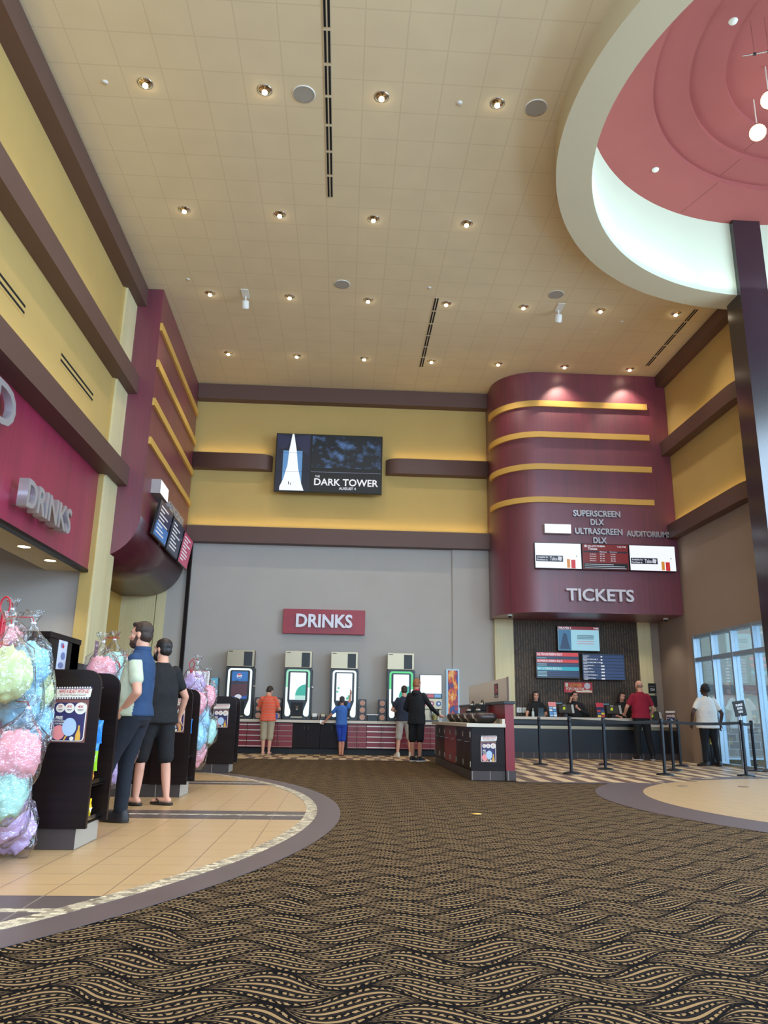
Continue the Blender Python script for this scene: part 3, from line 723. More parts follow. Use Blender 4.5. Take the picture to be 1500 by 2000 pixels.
# three screens side by side on the tower
NV = E_('screen_navy', (26, 34, 66), .7); RD = E_('screen_red', (150, 28, 30), .8); BRT = E_('screen_bright_red', (232, 52, 54), 1.0)
ORG = E_('screen_orange', (244, 160, 60), 1.0); GRN = E_('screen_green', (40, 150, 84), 1.0); DRK = E_('screen_dark', (14, 18, 28), .5)
CY = E_('screen_cyan', (40, 190, 214), 1.0); BLU = E_('screen_blue', (46, 92, 176), 1.0); LBL = E_('screen_pale_blue', (170, 226, 246), 1.1)
for k, x in enumerate((5.17, 6.49, 7.81)):
    P_ = panY(x, 5.0, x + 1.31, 5.73, 20.42)
    if k != 1:
        t, d = screen('promotional_screen', 'white advertising screen with a navy strip, %s of the triple screens' % ('left' if k == 0 else 'right'), 'screen', P_, .06, 'triple screens on the tower', SCRW)
        bar(P_, d, .062, [(.03, .27, .60, .50)], NV, 'navy_strip')
        text('lettering', 'Available for', TXW, d, P_, .05, .40, .29, .47, .064, .001, .03); text('lettering', 'Purchase at', TXW, d, P_, .05, .30, .27, .37, .064, .001, .03)
        text('lettering', 'Take', TXW, d, P_, .32, .31, .47, .46, .064, .001, .02); shape(P_, d, .064, [[(.48, .33), (.56, .30), (.58, .45), (.50, .48)]], TXW, 'cup_mark')
        bar(P_, d, .062, [(.77, .03, .86, .36)], BRT, 'red_drink'); bar(P_, d, .062, [(.68, .05, .745, .38)], ORG, 'orange_drink'); blobs(P_, d, .062, [(.89, .50, .014, .02)], GRN, 'green_mark')
    else:
        t, d = screen('price_screen', 'dark red ticket price screen between the two white screens', 'screen', P_, .06, 'triple screens on the tower', RD)
        bar(P_, d, .062, [(.03, .66, .97, .72)], NV); bar(P_, d, .062, [(.03, .04, .97, .26)], DRK)
        bar(P_, d, .062, [(.06, .86, .11, .95)], TXW, 'logo_mark')
        text('lettering', 'PALACE CINEMA', TXW, d, P_, .13, .87, .50, .94, .064, .001, .03); text('lettering', 'Tickets', TXW, d, P_, .13, .76, .33, .85, .064, .001, .03); text('lettering', '7:32 PM', TXW, d, P_, .76, .87, .94, .93, .064, .001, .02)
        text('lettering', 'Matinee', TXW, d, P_, .38, .67, .53, .715, .064, .001, .02); text('lettering', 'Evening', TXW, d, P_, .60, .67, .75, .715, .064, .001, .02)
        for i, (a, b, c) in enumerate((('Adult', '$8.50', '$10.50'), ('Child', '$7.50', '$7.50'), ('Senior', '$7.50', '$7.50'), ('Military', '$7.50', '$7.50'))):
            v = .58 - i * .085
            text('lettering', a, TXW, d, P_, .16, v, .30, v + .04, .064, .001, .02); text('lettering', b, TXW, d, P_, .38, v, .48, v + .045, .064, .001, .02); text('lettering', c, TXW, d, P_, .61, v, .71, v + .045, .064, .001, .02)
        bar(P_, d, .064, [(.05, .20, .66, .215), (.05, .13, .90, .145), (.05, .06, .93, .075)], TXW, 'small_print')

# large film screen on the yellow wall
P_ = panY(-2.19, 7.46, 1.03, 9.30, 22.20)
t, d = screen('film_screen', 'wide video wall reading DARK TOWER on the yellow back wall', 'screen', P_, .12, None, DRK, stand=.28)
bar(P_, d, .122, [(.008, .01, .325, .99)], E_('poster_dark', (26, 34, 62), .8), 'poster_ground')
bar(P_, d, .124, [(.07, .02, .25, .70)], E_('poster_pale_blue', (110, 170, 232), 1.0), 'poster_glow')
shape(P_, d, .126, [[(.05, .02), (.275, .02), (.25, .14), (.215, .40), (.195, .70), (.165, .99), (.15, .99), (.125, .70), (.115, .45), (.08, .2), (.05, .08)]], E_('poster_beam', (240, 248, 255), 1.6), 'light_beam')
shape(P_, d, .128, [[(.13, .12), (.138, .12), (.138, .17), (.13, .17)], [(.15, .11), (.156, .11), (.156, .15), (.15, .15)]], DRK, 'figure_silhouette')
shape(P_, d, .126, [[(.01, .99), (.14, .93), (.10, .75), (.02, .72)], [(.32, .99), (.17, .93), (.21, .78), (.31, .60)]], E_('poster_foliage', (44, 50, 92), .8), 'dark_foliage')
bar(P_, d, .128, [(.02, .66, .325, .664), (.02, .34, .325, .344), (.328, .02, .331, .99)], DRK, 'panel_seam')
def video_still():
    t = NT('video_still'); k = t.noise(t.coord((1.6, 1, 2.2)), 1.5, 6, .6)
    r = t.n('ShaderNodeValToRGB'); t.l(k, r.inputs[0]); r.color_ramp.elements[0].position = .5; r.color_ramp.elements[0].color = (.002, .003, .006, 1)
    r.color_ramp.elements[1].position = .75; r.color_ramp.elements[1].color = (.12, .26, .60, 1); t.l(r.outputs[0], t.b.inputs['Emission Color']); t.b.inputs['Emission Strength'].default_value = 1.0; t.base((0.01, .01, .01, 1)); return t.m
bar(P_, d, .123, [(.34, .42, .985, .97)], video_still(), 'video_picture')
bar(P_, d, .124, [(.335, .345, .99, .352)], E_('screen_grey_rule', (150, 160, 190), .9), 'rule')
text('lettering', 'THE', TXW, d, P_, .375, .255, .42, .29, .124, .002, .03)
text('lettering', 'DARK TOWER', E_('title_white', (250, 252, 255), 1.4), d, P_, .37, .12, .965, .24, .124, .002, .015)
text('lettering', 'AUGUST 4', TXW, d, P_, .60, .055, .76, .10, .124, .002, .04)

# DRINKS sign board on the grey wall
P_ = panY(-1.74, 3.30, .63, 4.00, 22.38)
t = thing('drinks_sign_board', 'red DRINKS sign board on the grey back wall above the drink machines', 'sign', (-.55, 22.4, 3.3))
mb = MB(); P_.rect(mb, 0, 0, 1, 1, -.1, .04); obj('board', mb, grain('red_sign_laminate', (140, 20, 36), (166, 30, 46), 0, .4, 20), t, .004)
text('letter', 'DRINKS', LETS, t, P_, .16, .24, .845, .80, .07, .05, .03, each=True)
for i in range(6): c = P_.p(.20 + i * .118, .5, .04); obj('standoff', MB().cyl(c, c + P_.N * .03, .008, n=6), METAL, t)
# DRINKS letters on the magenta fascia, and the edge of a letter further along
FP = Panel((-5.30, 0, 0), (0, 1, 0), (0, 0, 1), 1, 1)
sign_letters('fascia_drinks_sign', 'big silver DRINKS letters standing off the magenta fascia at left', 'sign', 'DRINKS', LET, FP, (11.85, 4.10, 13.85, 4.56), .16, .14, .02)
sign_letters('fascia_food_sign', 'grey letter cut off by the left photo edge, high on the magenta fascia', 'sign', 'FOOD', LET, FP, (8.2, 5.05, 11.22, 5.70), .12, .10, .008)
# bay: lightbox, letters, three menu boards along the burgundy bay face
BP = Panel((-4.57 + .0, 16.8, 0), (-.12, 5.5, 0), (0, 0, 1), 1, 1)
lightbox('small glowing lightbox above the menu boards on the left burgundy bay', BP, (.68, 5.98, 1.56, 6.32), .22)
sign_letters('bay_name_sign', 'short row of silver letters right of the bay lightbox', 'sign', 'CONCESSION', LET, BP, (1.95, 5.93, 3.9, 6.17), .13, .06, .02)
sign_letters('bay_name_sign', 'two silver letters below the long row on the burgundy bay', 'sign', 'DL', LET, BP, (2.1, 5.62, 2.7, 5.84), .13, .06, .02)
sign_letters('bay_name_sign', 'silver letters nearest the back wall on the burgundy bay', 'sign', 'GRILLS', LET, BP, (3.85, 5.55, 5.4, 5.80), .13, .06, .02)
for k, (a, b, face, lab) in enumerate(((.75, 2.20, E_('menu_navy', (38, 52, 96), .8), 'navy and blue menu board, nearest of the three on the bay'), (2.35, 3.78, E_('menu_slate', (52, 64, 92), .7), 'slate menu board, middle of the three on the bay'), (3.95, 5.3, E_('menu_pink', (196, 70, 112), .9), 'pink menu board, nearest the back wall on the bay'))):
    T = Vector((.22, 0, 1)).normalized(); P_ = Panel(BP.p(a, 5.02, .06), BP.R, Vector((0.16, 0, 1)), b - a, .86)
    t, d = screen('menu_board', lab, 'menu board', P_, .06, 'bay menu boards', face, stand=.06)
    if k == 0: bar(P_, d, .062, [(.04, .04, .96, .42)], E_('menu_blue', (64, 132, 214), .9))
    for i in range(8):
        v = .86 - i * .1; bar(P_, d, .0635, [(.12, v - .02, .12 + (.55, .3, .62, .4, .7, .35, .5, .6)[(i + k) % 8], v + .02)], TXW, 'menu_line')

# ticket office screens
SHEET = 22.30
P_ = panY(6.20, 2.94, 7.44, 3.66, 22.16)
t, d = screen('seat_map_screen', 'top screen over the ticket desk showing a seat map on pale blue', 'screen', P_, .06, 'screens over the ticket desk', LBL, stand=.12)
bar(P_, d, .062, [(.02, .85, .98, .98)], RD, 'header'); bar(P_, d, .062, [(.02, .03, .32, .84)], E_('film_art_blue', (62, 128, 176), .9), 'film_art')
shape(P_, d, .064, [[(.05, .08), (.29, .08), (.25, .36), (.22, .66), (.15, .74), (.11, .5)]], E_('film_art_dark', (30, 64, 110), .8), 'film_art')
text('lettering', 'PIRATES 5', TXW, d, P_, .04, .88, .33, .96, .064, .001, .03); text('lettering', '7:40', TXW, d, P_, .86, .88, .97, .96, .064, .001, .03)
bar(P_, d, .064, [(.47 + i * .026, v, .488 + i * .026, v + .04) for v in (.60, .54, .48) for i in range(15)], TXN, 'seat_row')
bar(P_, d, .064, [(.47 + i * .026, v, .486 + i * .026, v + .025) for v in (.38, .29) for i in range(15)], BRT, 'seat_row')
P_ = panY(5.54, 2.16, 6.80, 2.90, 22.14)
t, d = screen('showtimes_screen', 'left screen over the ticket desk with red and blue showtime bars', 'screen', P_, .06, 'screens over the ticket desk', NV, stand=.14)
bar(P_, d, .062, [(.02, .84, .98, .98), (.02, .60, .98, .72)], BRT, 'red_header'); bar(P_, d, .062, [(.02, .30, .98, .44)], CY, 'blue_header')
text('lettering', 'ULTRASCREEN DLX', TXW, d, P_, .03, .87, .62, .96, .064, .001, .03, shear=.2); text('lettering', 'SUPERSCREEN DLX', TXW, d, P_, .03, .62, .62, .70, .064, .001, .03, shear=.2); text('lettering', 'BIG SCREEN BISTRO', TXW, d, P_, .03, .33, .58, .41, .064, .001, .02)
bar(P_, d, .062, [(.03, v, .25, v + .02) for v in (.76, .53, .48, .24, .19, .14, .08)], LBL, 'time_line'); bar(P_, d, .062, [(.27, v, .97, v + .015) for v in (.78, .53, .47, .24, .17, .10)], BLU, 'time_rule')
P_ = panY(6.88, 2.14, 8.12, 2.88, 22.14)
t, d = screen('listings_screen', 'right screen over the ticket desk with striped blue film list', 'screen', P_, .06, 'screens over the ticket desk', E_('list_blue', (42, 74, 132), .8), stand=.14)
bar(P_, d, .062, [(.02, .93 - i * .12, .98, .96 - i * .12) for i in range(8)], E_('list_dark', (18, 30, 66), .6), 'row_shadow')
for i, s_ in enumerate(('CARS 3', 'DESPICABLE ME 3', 'DESPICABLE ME 3-3D', 'GUARDIANS 2', 'PIRATES 5', 'ROUGH NIGHT', 'TRANSFORMERS 5', 'WONDER WOMAN')):
    v = .89 - i * .12; text('lettering', s_, TXW, d, P_, .03, v - .01, .03 + .023 * len(s_), v + .035, .064, .001, .02); bar(P_, d, .064, [(.03, v - .045, .12, v - .03), (.44, v - .03, .48 + .04 * (i > 2), v + .025)], TXW, 'time_line')
# popcorn banner
P_ = panY(6.38, 1.78, 7.20, 2.07, 22.27)
t = thing('popcorn_banner', 'red ULTIMATE POPCORN TUB banner below the ticket screens', 'banner', tuple(P_.p(.5, 0)))
mb = MB(); P_.rect(mb, 0, 0, 1, 1, -.02, .01); o = obj('sheet', mb, M('banner_red', (206, 52, 60), .5), t)
text('lettering', 'ULTIMATE', M('banner_yellow', (232, 170, 60), .5), o, P_, .19, .56, .62, .88, .012, .002, .03); text('lettering', 'POPCORN TUB', M('banner_cream', (242, 228, 200), .5), o, P_, .07, .22, .70, .50, .012, .002, .03)
shape(P_, o, .012, [[(.02, .04), (.98, .04), (.98, .2), (.8, .3), (.6, .16), (.45, .2), (.3, .08)]], M('banner_cream', (242, 228, 200)), 'popcorn_heap'); blobs(P_, o, .013, [(.82, .66, .11, .3)], M('banner_pale', (226, 214, 214), .5), 'roundel'); bar(P_, o, .013, [(.04, .55, .14, .92)], M('banner_cream', (242, 228, 200)), 'tub_picture')
# small plates on the pale pillar
for z0, z1, tx, lab in ((1.80, 2.08, '1234', 'black plate numbered 1234 on the pillar right of the desk'), (1.42, 1.74, None, 'lower black plate with a white bar on the pillar')):
    P_ = panY(8.82, z0, 9.04, z1, 22.2)
    t = thing('wall_plate', lab, 'sign', tuple(P_.p(.5, 0)), 'small black plates'); mb = MB(); P_.rect(mb, 0, 0, 1, 1, -.02, .01); o = obj('plate', mb, BLKM, t)
    if tx: text('lettering', tx, M('plate_white', (220, 220, 220)), o, P_, .2, .25, .8, .5, .011, .001, .02); bar(P_, o, .011, [(.15, .66, .8, .7)], M('plate_grey', (150, 150, 150)), 'small_print')
    else: bar(P_, o, .011, [(.3, .25, .36, .75)], M('plate_grey', (150, 150, 150)), 'white_bar')
for px, lab in ((996, 'left'), (1300, 'right')):
    p = at(px, 1205, 21.2); t = thing('dome_camera', 'small white dome camera under the tower, %s end' % lab, 'camera', (p.x, p.y, 3.83), 'dome cameras')
    obj('base', MB().cyl((p.x, p.y, 3.83), (p.x, p.y, 3.79), .07), WPL, t); obj('dome', MB().ell((p.x, p.y, 3.78), (.05, .05, .05)), BLK, t)

# ================================================================== promotional poster, used many times
PP = dict(n=M('poster_navy', (44, 34, 86), .45), w=M('poster_paper', (232, 222, 208), .5), r=M('poster_red', (196, 52, 66), .5), p=M('poster_pink', (236, 142, 140), .5), b=M('poster_blue', (176, 196, 222), .5), y=M('poster_gold', (222, 166, 60), .5), br=M('poster_brown', (120, 72, 66), .5))
def promo_poster(label, pan, group='star-spangled cotton candy posters', detail=True):
    t = thing('promotional_poster', label, 'poster', tuple(pan.p(.5, 0)), group)
    mb = MB(); pan.rect(mb, .0, 0, .94, .76, 0, .004); s_ = obj('sheet', mb, PP['br'], t)
    mb = MB(); pan.rrect(mb, .03, .02, .91, .70, .03, .004, .006); obj('border', mb, PP['w'], s_)
    mb = MB(); pan.rrect(mb, .055, .035, .885, .70, .025, .006, .0075); obj('ground', mb, PP['n'], s_)
    mb = MB(); pan.poly(mb, [(.02, .755), (.96, .775), (1.0, .985), (.06, .965)], .006, .009); h = obj('header', mb, PP['n'], t)
    mb = MB(); pan.poly(mb, [(.02, .785), (.97, .805), (1.0, .955), (.05, .935)], .009, .0105); obj('header_panel', mb, PP['w'], h)
    if detail:
        P2 = Panel(pan.p(.08, .85, .0105), pan.R + pan.U * .02, pan.U + pan.R * .15, pan.w * .85, pan.h * .1)
        text('lettering', 'HAVE A BLAST WITH US!', PP['r'], h, P2, .05, .1, .98, .85, .0, .001, .02, shear=.2)
        P3 = Panel(pan.p(.08, .80, .0105), pan.R + pan.U * .02, pan.U, pan.w * .85, pan.h * .05)
        text('lettering', '4th of July Weekend Specials', PP['br'], h, P3, .1, .2, .9, .85, 0, .001, .01, shear=.2)
        for v, u0 in ((.768, .04), (.958, .07)):
            mb = MB()
            for i in range(14): c = (u0 + i * .067, v + i * .0013); pan.disc(mb, c[0], c[1] + .002, .008 * pan.w / .35, .009, .0105, 6)
            obj('star_row', mb, PP['w'], h)
    for i, (u, v, r) in enumerate(((.22, .60, .115), (.46, .60, .13), (.75, .60, .155))):
        mb = MB(); pan.disc(mb, u, v, r * pan.w, .009, .0105, 24); c = obj('roundel', mb, PP['w'], t)
        text('lettering', ('2X', '3X', '4X')[i], PP['r'], c, pan, u - r * .5, v + .01, u + r * .5, v + .05, .011, .001, .03)
        bar(pan, c, .011, [(u - r * .5, v - .03, u + r * .5, v - .02), (u - r * .35, v - .05, u + r * .35, v - .045)], PP['br'], 'small_print', .001)
    text('lettering', 'FREE', PP['w'], s_, pan, .13, .40, .31, .46, .009, .001, .03)
    if detail: text('lettering', 'COTTON CANDY', PP['w'], s_, pan, .09, .355, .38, .385, .009, .001, .02); text('lettering', 'FOR KIDS!', PP['w'], s_, pan, .13, .31, .33, .34, .009, .001, .02)
    shape(pan, s_, .009, [[(.38, .04), (.42, .04), (.50, .14), (.44, .14)]], PP['y'], 'candy_stick')
    blobs(pan, s_, .010, [(.24, .17, .17, .13)], PP['p'], 'pink_candy'); blobs(pan, s_, .0125, [(.51, .27, .185, .16)], PP['b'], 'blue_candy')
    shape(pan, s_, .010, [[(.69, .04), (.82, .04), (.82, .14), (.785, .22), (.785, .30), (.745, .30), (.735, .22), (.69, .14)]], PP['y'], 'bottle'); blobs(pan, s_, .011, [(.60, .07, .055, .035)], PP['w'], 'medallion')
    return t

# ================================================================== candy merchandisers
def kiosk(y0, lab):
    t = thing('candy_merchandiser', lab, 'display stand', (-2.1, y0 + .28, 0), 'dark candy merchandisers')
    pl = tile_mat('plinth_tile', (70, 60, 58), (170, 160, 148), .30, .30, .16, .01, .5, .007, spec=.3) if 'plinth_tile' not in _M else _M['plinth_tile']; _M['plinth_tile'] = pl
    obj('plinth', MB().box(-2.95, y0, .008, -1.96, y0 + .56, .155), pl, t)
    for dy, nm in ((0, 'side_panel'), (.53, 'side_panel')):
        pts = [(-2.34, .155), (-1.885, .155), (-1.885, 1.21)] + [(-2.0 + .115 * math.cos(a), 1.21 + .115 * math.sin(a)) for a in [PI / 2 * k / 6 for k in range(1, 7)]] + [(-2.34, 1.325)]
        obj(nm, MB().prism([(x, y0 + dy - .02, z) for x, z in pts], (0, .04, 0)), DKWH, t)
    obj('back_board', MB().box(-2.36, y0, .155, -2.30, y0 + .53, 1.30), DKWH, t)
    obj('rear_cabinet', MB().box(-2.93, y0 + .02, .155, -2.36, y0 + .51, 1.22), DKWH, t, .004)
    for z in (.17, .44): obj('shelf', MB().box(-2.30, y0 + .02, z, -1.93, y0 + .51, z + .02), DKWH, t)
    for z in (.19, .46): obj('shelf_lip', MB().box(-1.94, y0 + .02, z - .015, -1.93, y0 + .51, z + .03), glass_mat('acrylic', (210, 230, 240), .1), t)
    for z in (1.18, .93): obj('peg_hook', MB().tube([(-2.30, y0 + .27, z), (-2.02, y0 + .27, z - .005), (-1.95, y0 + .27, z + .02)], .006), CHROME, t)
    return t
CB = [('candy_blue', (36, 130, 214)), ('candy_green', (150, 206, 40)), ('candy_orange', (220, 138, 50)), ('candy_yellow', (240, 200, 40)), ('candy_pinkred', (206, 90, 96))]
CM = {n: M(n, c, .25, 0, .15, (14, 14, 14), .2) for n, c in CB}
def candy_bag(name, lab, c, w, h, d, m1, m2, rot=0, tx=None, grp='candy bags'):
    "pillow bag with crimped ends; c = bottom centre, faces -Y"
    x, y, z = c; t = thing(name, lab, 'candy bag', c, grp)
    def pil(z0, z1, mi):
        mb = MB(); rs = []
        for k in range(9):
            v = z0 + (z1 - z0) * k / 8; f = math.sin(PI * min(max(v, .02), .98)) ** .5; hw = w / 2 * (.90 + .1 * (1 - f)); hd = max(.003, d / 2 * f)
            rs.append([(math.copysign(abs(math.cos(a)) ** .7, math.cos(a)) * hw, hd * math.sin(a) * (1 + .15 * math.sin(5 * a + v * 9)), v * h) for a in [2 * PI * i / 20 for i in range(20)]])
        R_ = Matrix.Rotation(rot, 3, 'Z'); return mb.rings([[Vector(c) + R_ @ Vector(p) for p in r] for r in rs])
    b = obj('pouch', pil(.0, .72, 0), CM[m1], t); obj('header_card', pil(.70, 1.0, 0), CM[m2], t)
    if tx:
        R_ = Matrix.Rotation(rot, 3, 'Z'); P_ = Panel(Vector(c) + R_ @ Vector((-w * .4, -d * .56, h * .3)), R_ @ Vector((1, 0, 0)), (0, 0, 1), w * .8, h * .3)
        text('lettering', tx, M('bag_white', (240, 240, 240)), b, P_, .1, .1, .9, .9, 0, .002, .03)
    return t
ky = ((6.31, 'candy merchandiser nearest the camera, poster on its dark side'), (10.2, 'candy merchandiser behind the black-shirted man'), (14.5, 'farthest candy merchandiser, nearest the drinks counter'))
for i, (y0, lab) in enumerate(ky):
    kiosk(y0, lab)
    nth = ('nearest', 'middle', 'farthest')[i]
    promo_poster('cotton candy poster on the %s candy merchandiser' % nth, panY(-2.235 if i < 2 else -2.30, .775, -1.945 if i < 2 else -2.0, 1.20, y0 - .022), detail=True)
    candy_bag('candy_bag', 'blue bag of candy hanging from a hook in the %s merchandiser' % nth, (-1.99, y0 + .25, .76), .16, .18, .08, 'candy_blue', 'candy_blue', .5)
    candy_bag('candy_bag', 'green and blue candy bag below the hanging blue one in the %s merchandiser' % nth, (-1.99, y0 + .25, .55), .13, .22, .07, 'candy_green', 'candy_blue', .4, 'CHEWY' if i == 0 else None)
    candy_bag('candy_bag', 'orange candy bag on the middle shelf of the %s merchandiser' % nth, (-2.03, y0 + .22, .462), .22, .09, .12, 'candy_orange', 'candy_orange', .9)
    candy_bag('candy_bag', 'yellow candy bag on the bottom shelf of the %s merchandiser' % nth, (-2.05, y0 + .27, .195), .25, .14, .14, 'candy_yellow', 'candy_yellow', .9, 'CANDY' if i == 0 else None)
    candy_bag('candy_bag', 'red-pink candy bag lying before the yellow one in the %s merchandiser' % nth, (-2.06, y0 + .12, .192), .16, .09, .10, 'candy_pinkred', 'candy_pinkred', .7)

# cotton candy bags on red racks
FILM = glass_mat('clear_film', (250, 252, 254), .05, .12)
def crinkle():
    nt = FILM.node_tree; g = [n for n in nt.nodes if n.type == 'BSDF_GLOSSY'][0]; c = nt.nodes.new('ShaderNodeTexCoord'); w = nt.nodes.new('ShaderNodeTexNoise'); w.inputs['Scale'].default_value = 16; w.inputs['Detail'].default_value = 3
    b = nt.nodes.new('ShaderNodeBump'); b.inputs['Strength'].default_value = 1; b.inputs['Distance'].default_value = .05; nt.links.new(c.outputs['Object'], w.inputs['Vector']); nt.links.new(w.outputs[0], b.inputs['Height']); nt.links.new(b.outputs[0], g.inputs['Normal'])
crinkle()
def fluff(name, c):
    m_ = M(name, c, .9, 0, .12, (16, 16, 16), .9); m_.node_tree.nodes['Principled BSDF'].inputs['Subsurface Weight'].default_value = .0
    return m_
FL = dict(blue=fluff('fluff_blue', (150, 208, 238)), pink=fluff('fluff_pink', (246, 170, 182)), green=fluff('fluff_green', (214, 228, 170)), lilac=fluff('fluff_lilac', (206, 176, 226)), mint=fluff('fluff_mint', (176, 226, 216)))
_bag = {}
def cotton_bag(col, lab, loc, s=1.0, rz=0, flat=1.0, grp='cotton candy bags'):
    if col not in _bag:
        rnd = random.Random(len(_bag) * 17 + 3); t = thing('cotton_candy_bag', '', 'cotton candy', (0, 0, 0))
        mb = MB(); n, m_ = 36, 24; rs = []
        for k in range(m_ + 1):
            ph = -PI / 2 + PI * k / m_; ring = []
            for i in range(n):
                a = 2 * PI * i / n; p = Vector((math.cos(ph) * math.cos(a) + 1e-4, math.cos(ph) * math.sin(a), math.sin(ph)))
                f = 1 + (.20) * noise.noise(p * 2.4 + Vector((len(_bag) * 5, 0, 0))) + .12 * noise.noise(p * 6 + Vector((len(_bag) * 3, 1, 0))) + .05 * noise.noise(p * 14)
                ring.append(Vector((p.x * .15 * f, p.y * .12 * f, -.33 + p.z * .165 * f)))
            rs.append(ring)
        obj('cotton_candy', mb.rings(rs), FL[col], t)
        mb = MB(); rs = []
        prof = [(.006, -.505), (.12, -.50), (.155, -.44), (.172, -.36), (.168, -.28), (.13, -.17), (.07, -.11), (.028, -.05), (.016, -.02), (.035, .01), (.055, .05), (.062, .07)]
        for k, (r, z) in enumerate(prof):
            ring = []
            for i in range(n):
                a = 2 * PI * i / n; w = 1 + (.10 if z < -.2 else .22) * math.sin(7 * a + k * .5 + len(_bag)) * (.3 if z < -.2 else 1) + .08 * noise.noise(Vector((math.cos(a) * 2, math.sin(a) * 2, z * 9 + len(_bag))))
                zz = z - (.03 * abs(math.cos(a)) if k < 2 else 0)
                ring.append(Vector((r * w * math.cos(a) * (1.12 if k < 3 else 1), r * w * math.sin(a) * (.35 if k < 2 else .85), zz)))
            rs.append(ring)
        obj('clear_bag', mb.rings(rs, caps=False), FILM, t)
        obj('twist_tie', MB().lathe([(.017, -.028), (.02, -.02), (.017, -.012)], (0, 0, 0), 14, caps=False), M('tie_white', (230, 224, 230)), t)
        _bag[col] = [t, False]
    t, used = _bag[col]
    o = copy_tree(t) if used else t
    _bag[col][1] = True
    o.location = loc; o.rotation_euler = (.0, .12 * math.sin(rz * 3), rz); o.scale = (s, s * flat, s); tag(o, lab, None, grp); return o
REDM = M('red_enamel', (190, 24, 44), .3, 0, .04)
def rack(x, y, ztop, lab, hooks):
    t = thing('cotton_candy_rack', lab, 'display rack', (x, y, 0), 'red cotton candy racks')
    obj('base', MB().lathe([(.0, .0), (.09, .0), (.09, .012), (.03, .03)], (x, y, .006), 24), BLKM, t); obj('pole', MB().cyl((x, y, .02), (x, y, ztop), .02), REDM, t)
    mb = MB(); mb.tube([(x + .035 * math.sin(a), y, ztop + .065 - .065 * math.cos(a)) for a in [2 * PI * k / 16 for k in range(17)]], .006); obj('top_loop', mb, REDM, t)
    for hx, hy, hz in hooks: obj('hook_arm', MB().tube([(x, y, hz + .02), (x + (hx - x) * .95, y + (hy - y) * .95, hz + .02), (hx, hy, hz - .01), (hx, hy, hz - .03)], .004, 6), REDM, t)
    return t
def bags(name, px_list, Y, x, ytop, lab, z0, grp):
    hooks = []
    for k_, (px, py, dY, col, s, desc) in enumerate(px_list):
        p = at(px, py, Y + ((0, -.25, .25, .25, 0, .25, -.25, .25, 0, -.25, 0, .25) if name == 'a' else (0, .25, -.25))[k_ % (12 if name == 'a' else 3)]); p.z += .33 * s; p.z = max(p.z, .515 * s + .012)
        cotton_bag(col, desc, p, s, px * .37, grp=grp); hooks.append((p.x, p.y, p.z))
    rack(x, Y, z0, lab, hooks)
pk = at(8, 1200, 5.75)
bags('a', [(54, 1303, 0, 'blue', 1.02, 'blue cotton candy bag on the near rack, topmost at right with the tied neck'), (8, 1320, -.1, 'green', 1.1, 'yellow-green cotton candy bag at the left photo edge, upper rack'), (14, 1262, .15, 'pink', .9, 'pink cotton candy bag behind the red pole top'),
   (66, 1352, .2, 'green', .92, 'yellow-green cotton candy bag peeking from behind the blue ones'), (32, 1372, -.05, 'blue', 1.08, 'wide blue cotton candy bag below the yellow-green one'), (50, 1412, .05, 'blue', 1.05, 'blue cotton candy bag low at right with a pointed clear corner'),
   (44, 1478, -.05, 'pink', 1.02, 'pink cotton candy bag hanging right over the dark stand, near rack'), (-4, 1440, .1, 'lilac', 1.1, 'lilac cotton candy bag at the left photo edge, mid rack'), (12, 1500, -.12, 'blue', 1.1, 'pale blue cotton candy bag at the left edge below the lilac one'), (14, 1545, .0, 'mint', 1.05, 'mint green cotton candy bag low on the near rack'),
   (14, 1592, -.1, 'lilac', 1.0, 'lilac cotton candy bag second from the bottom, near rack'), (16, 1632, -.05, 'lilac', 1.0, 'lowest lilac cotton candy bag on the near rack')],
   5.75, pk.x, 0, 'red cotton candy rack nearest the camera at the left photo edge', 1.68, 'cotton candy bags on the near rack')
pk = at(232, 1300, 8.55)
bags('b', [(195, 1316, 0, 'pink', 1.1, 'pink cotton candy bag just above the near stand top'), (218, 1304, .05, 'mint', 1.0, 'pale mint cotton candy bag topmost on the middle rack'), (242, 1352, .1, 'blue', 1.1, 'blue cotton candy bag between stand and the man in the polo'), (238, 1405, .12, 'blue', 1.05, 'blue cotton candy bag seen at the waist of the man in the polo'), (236, 1460, .1, 'pink', 1.05, 'pink cotton candy bag at the thigh of the man in the polo'), (215, 1500, .2, 'lilac', 1.0, 'lilac cotton candy bag mostly hidden by the near stand')],
   8.55, pk.x - .02, 0, 'red cotton candy rack between the near stand and the man in the polo', 1.40, 'cotton candy bags on the middle rack')
pk = at(378, 1345, 11.4)
bags('c', [(383, 1338, .1, 'lilac', 1.05, 'pale cotton candy bag topmost on the far rack'), (404, 1362, 0, 'pink', 1.05, 'pink cotton candy bag sticking out right on the far rack'), (384, 1375, 0, 'pink', 1.1, 'pink cotton candy bag beside the stand edge, far rack'), (392, 1408, -.05, 'blue', 1.1, 'blue cotton candy bag in the middle of the far rack'), (404, 1430, 0, 'mint', 1.1, 'mint cotton candy bag lower right on the far rack'), (384, 1440, .1, 'blue', 1.1, 'pale blue cotton candy bag lower left on the far rack'), (384, 1470, 0, 'pink', 1.1, 'lowest pink cotton candy bag on the far rack')],
   11.4, pk.x - .05, 0, 'red cotton candy rack right of the middle stand, farthest from camera', 1.62, 'cotton candy bags on the far rack')

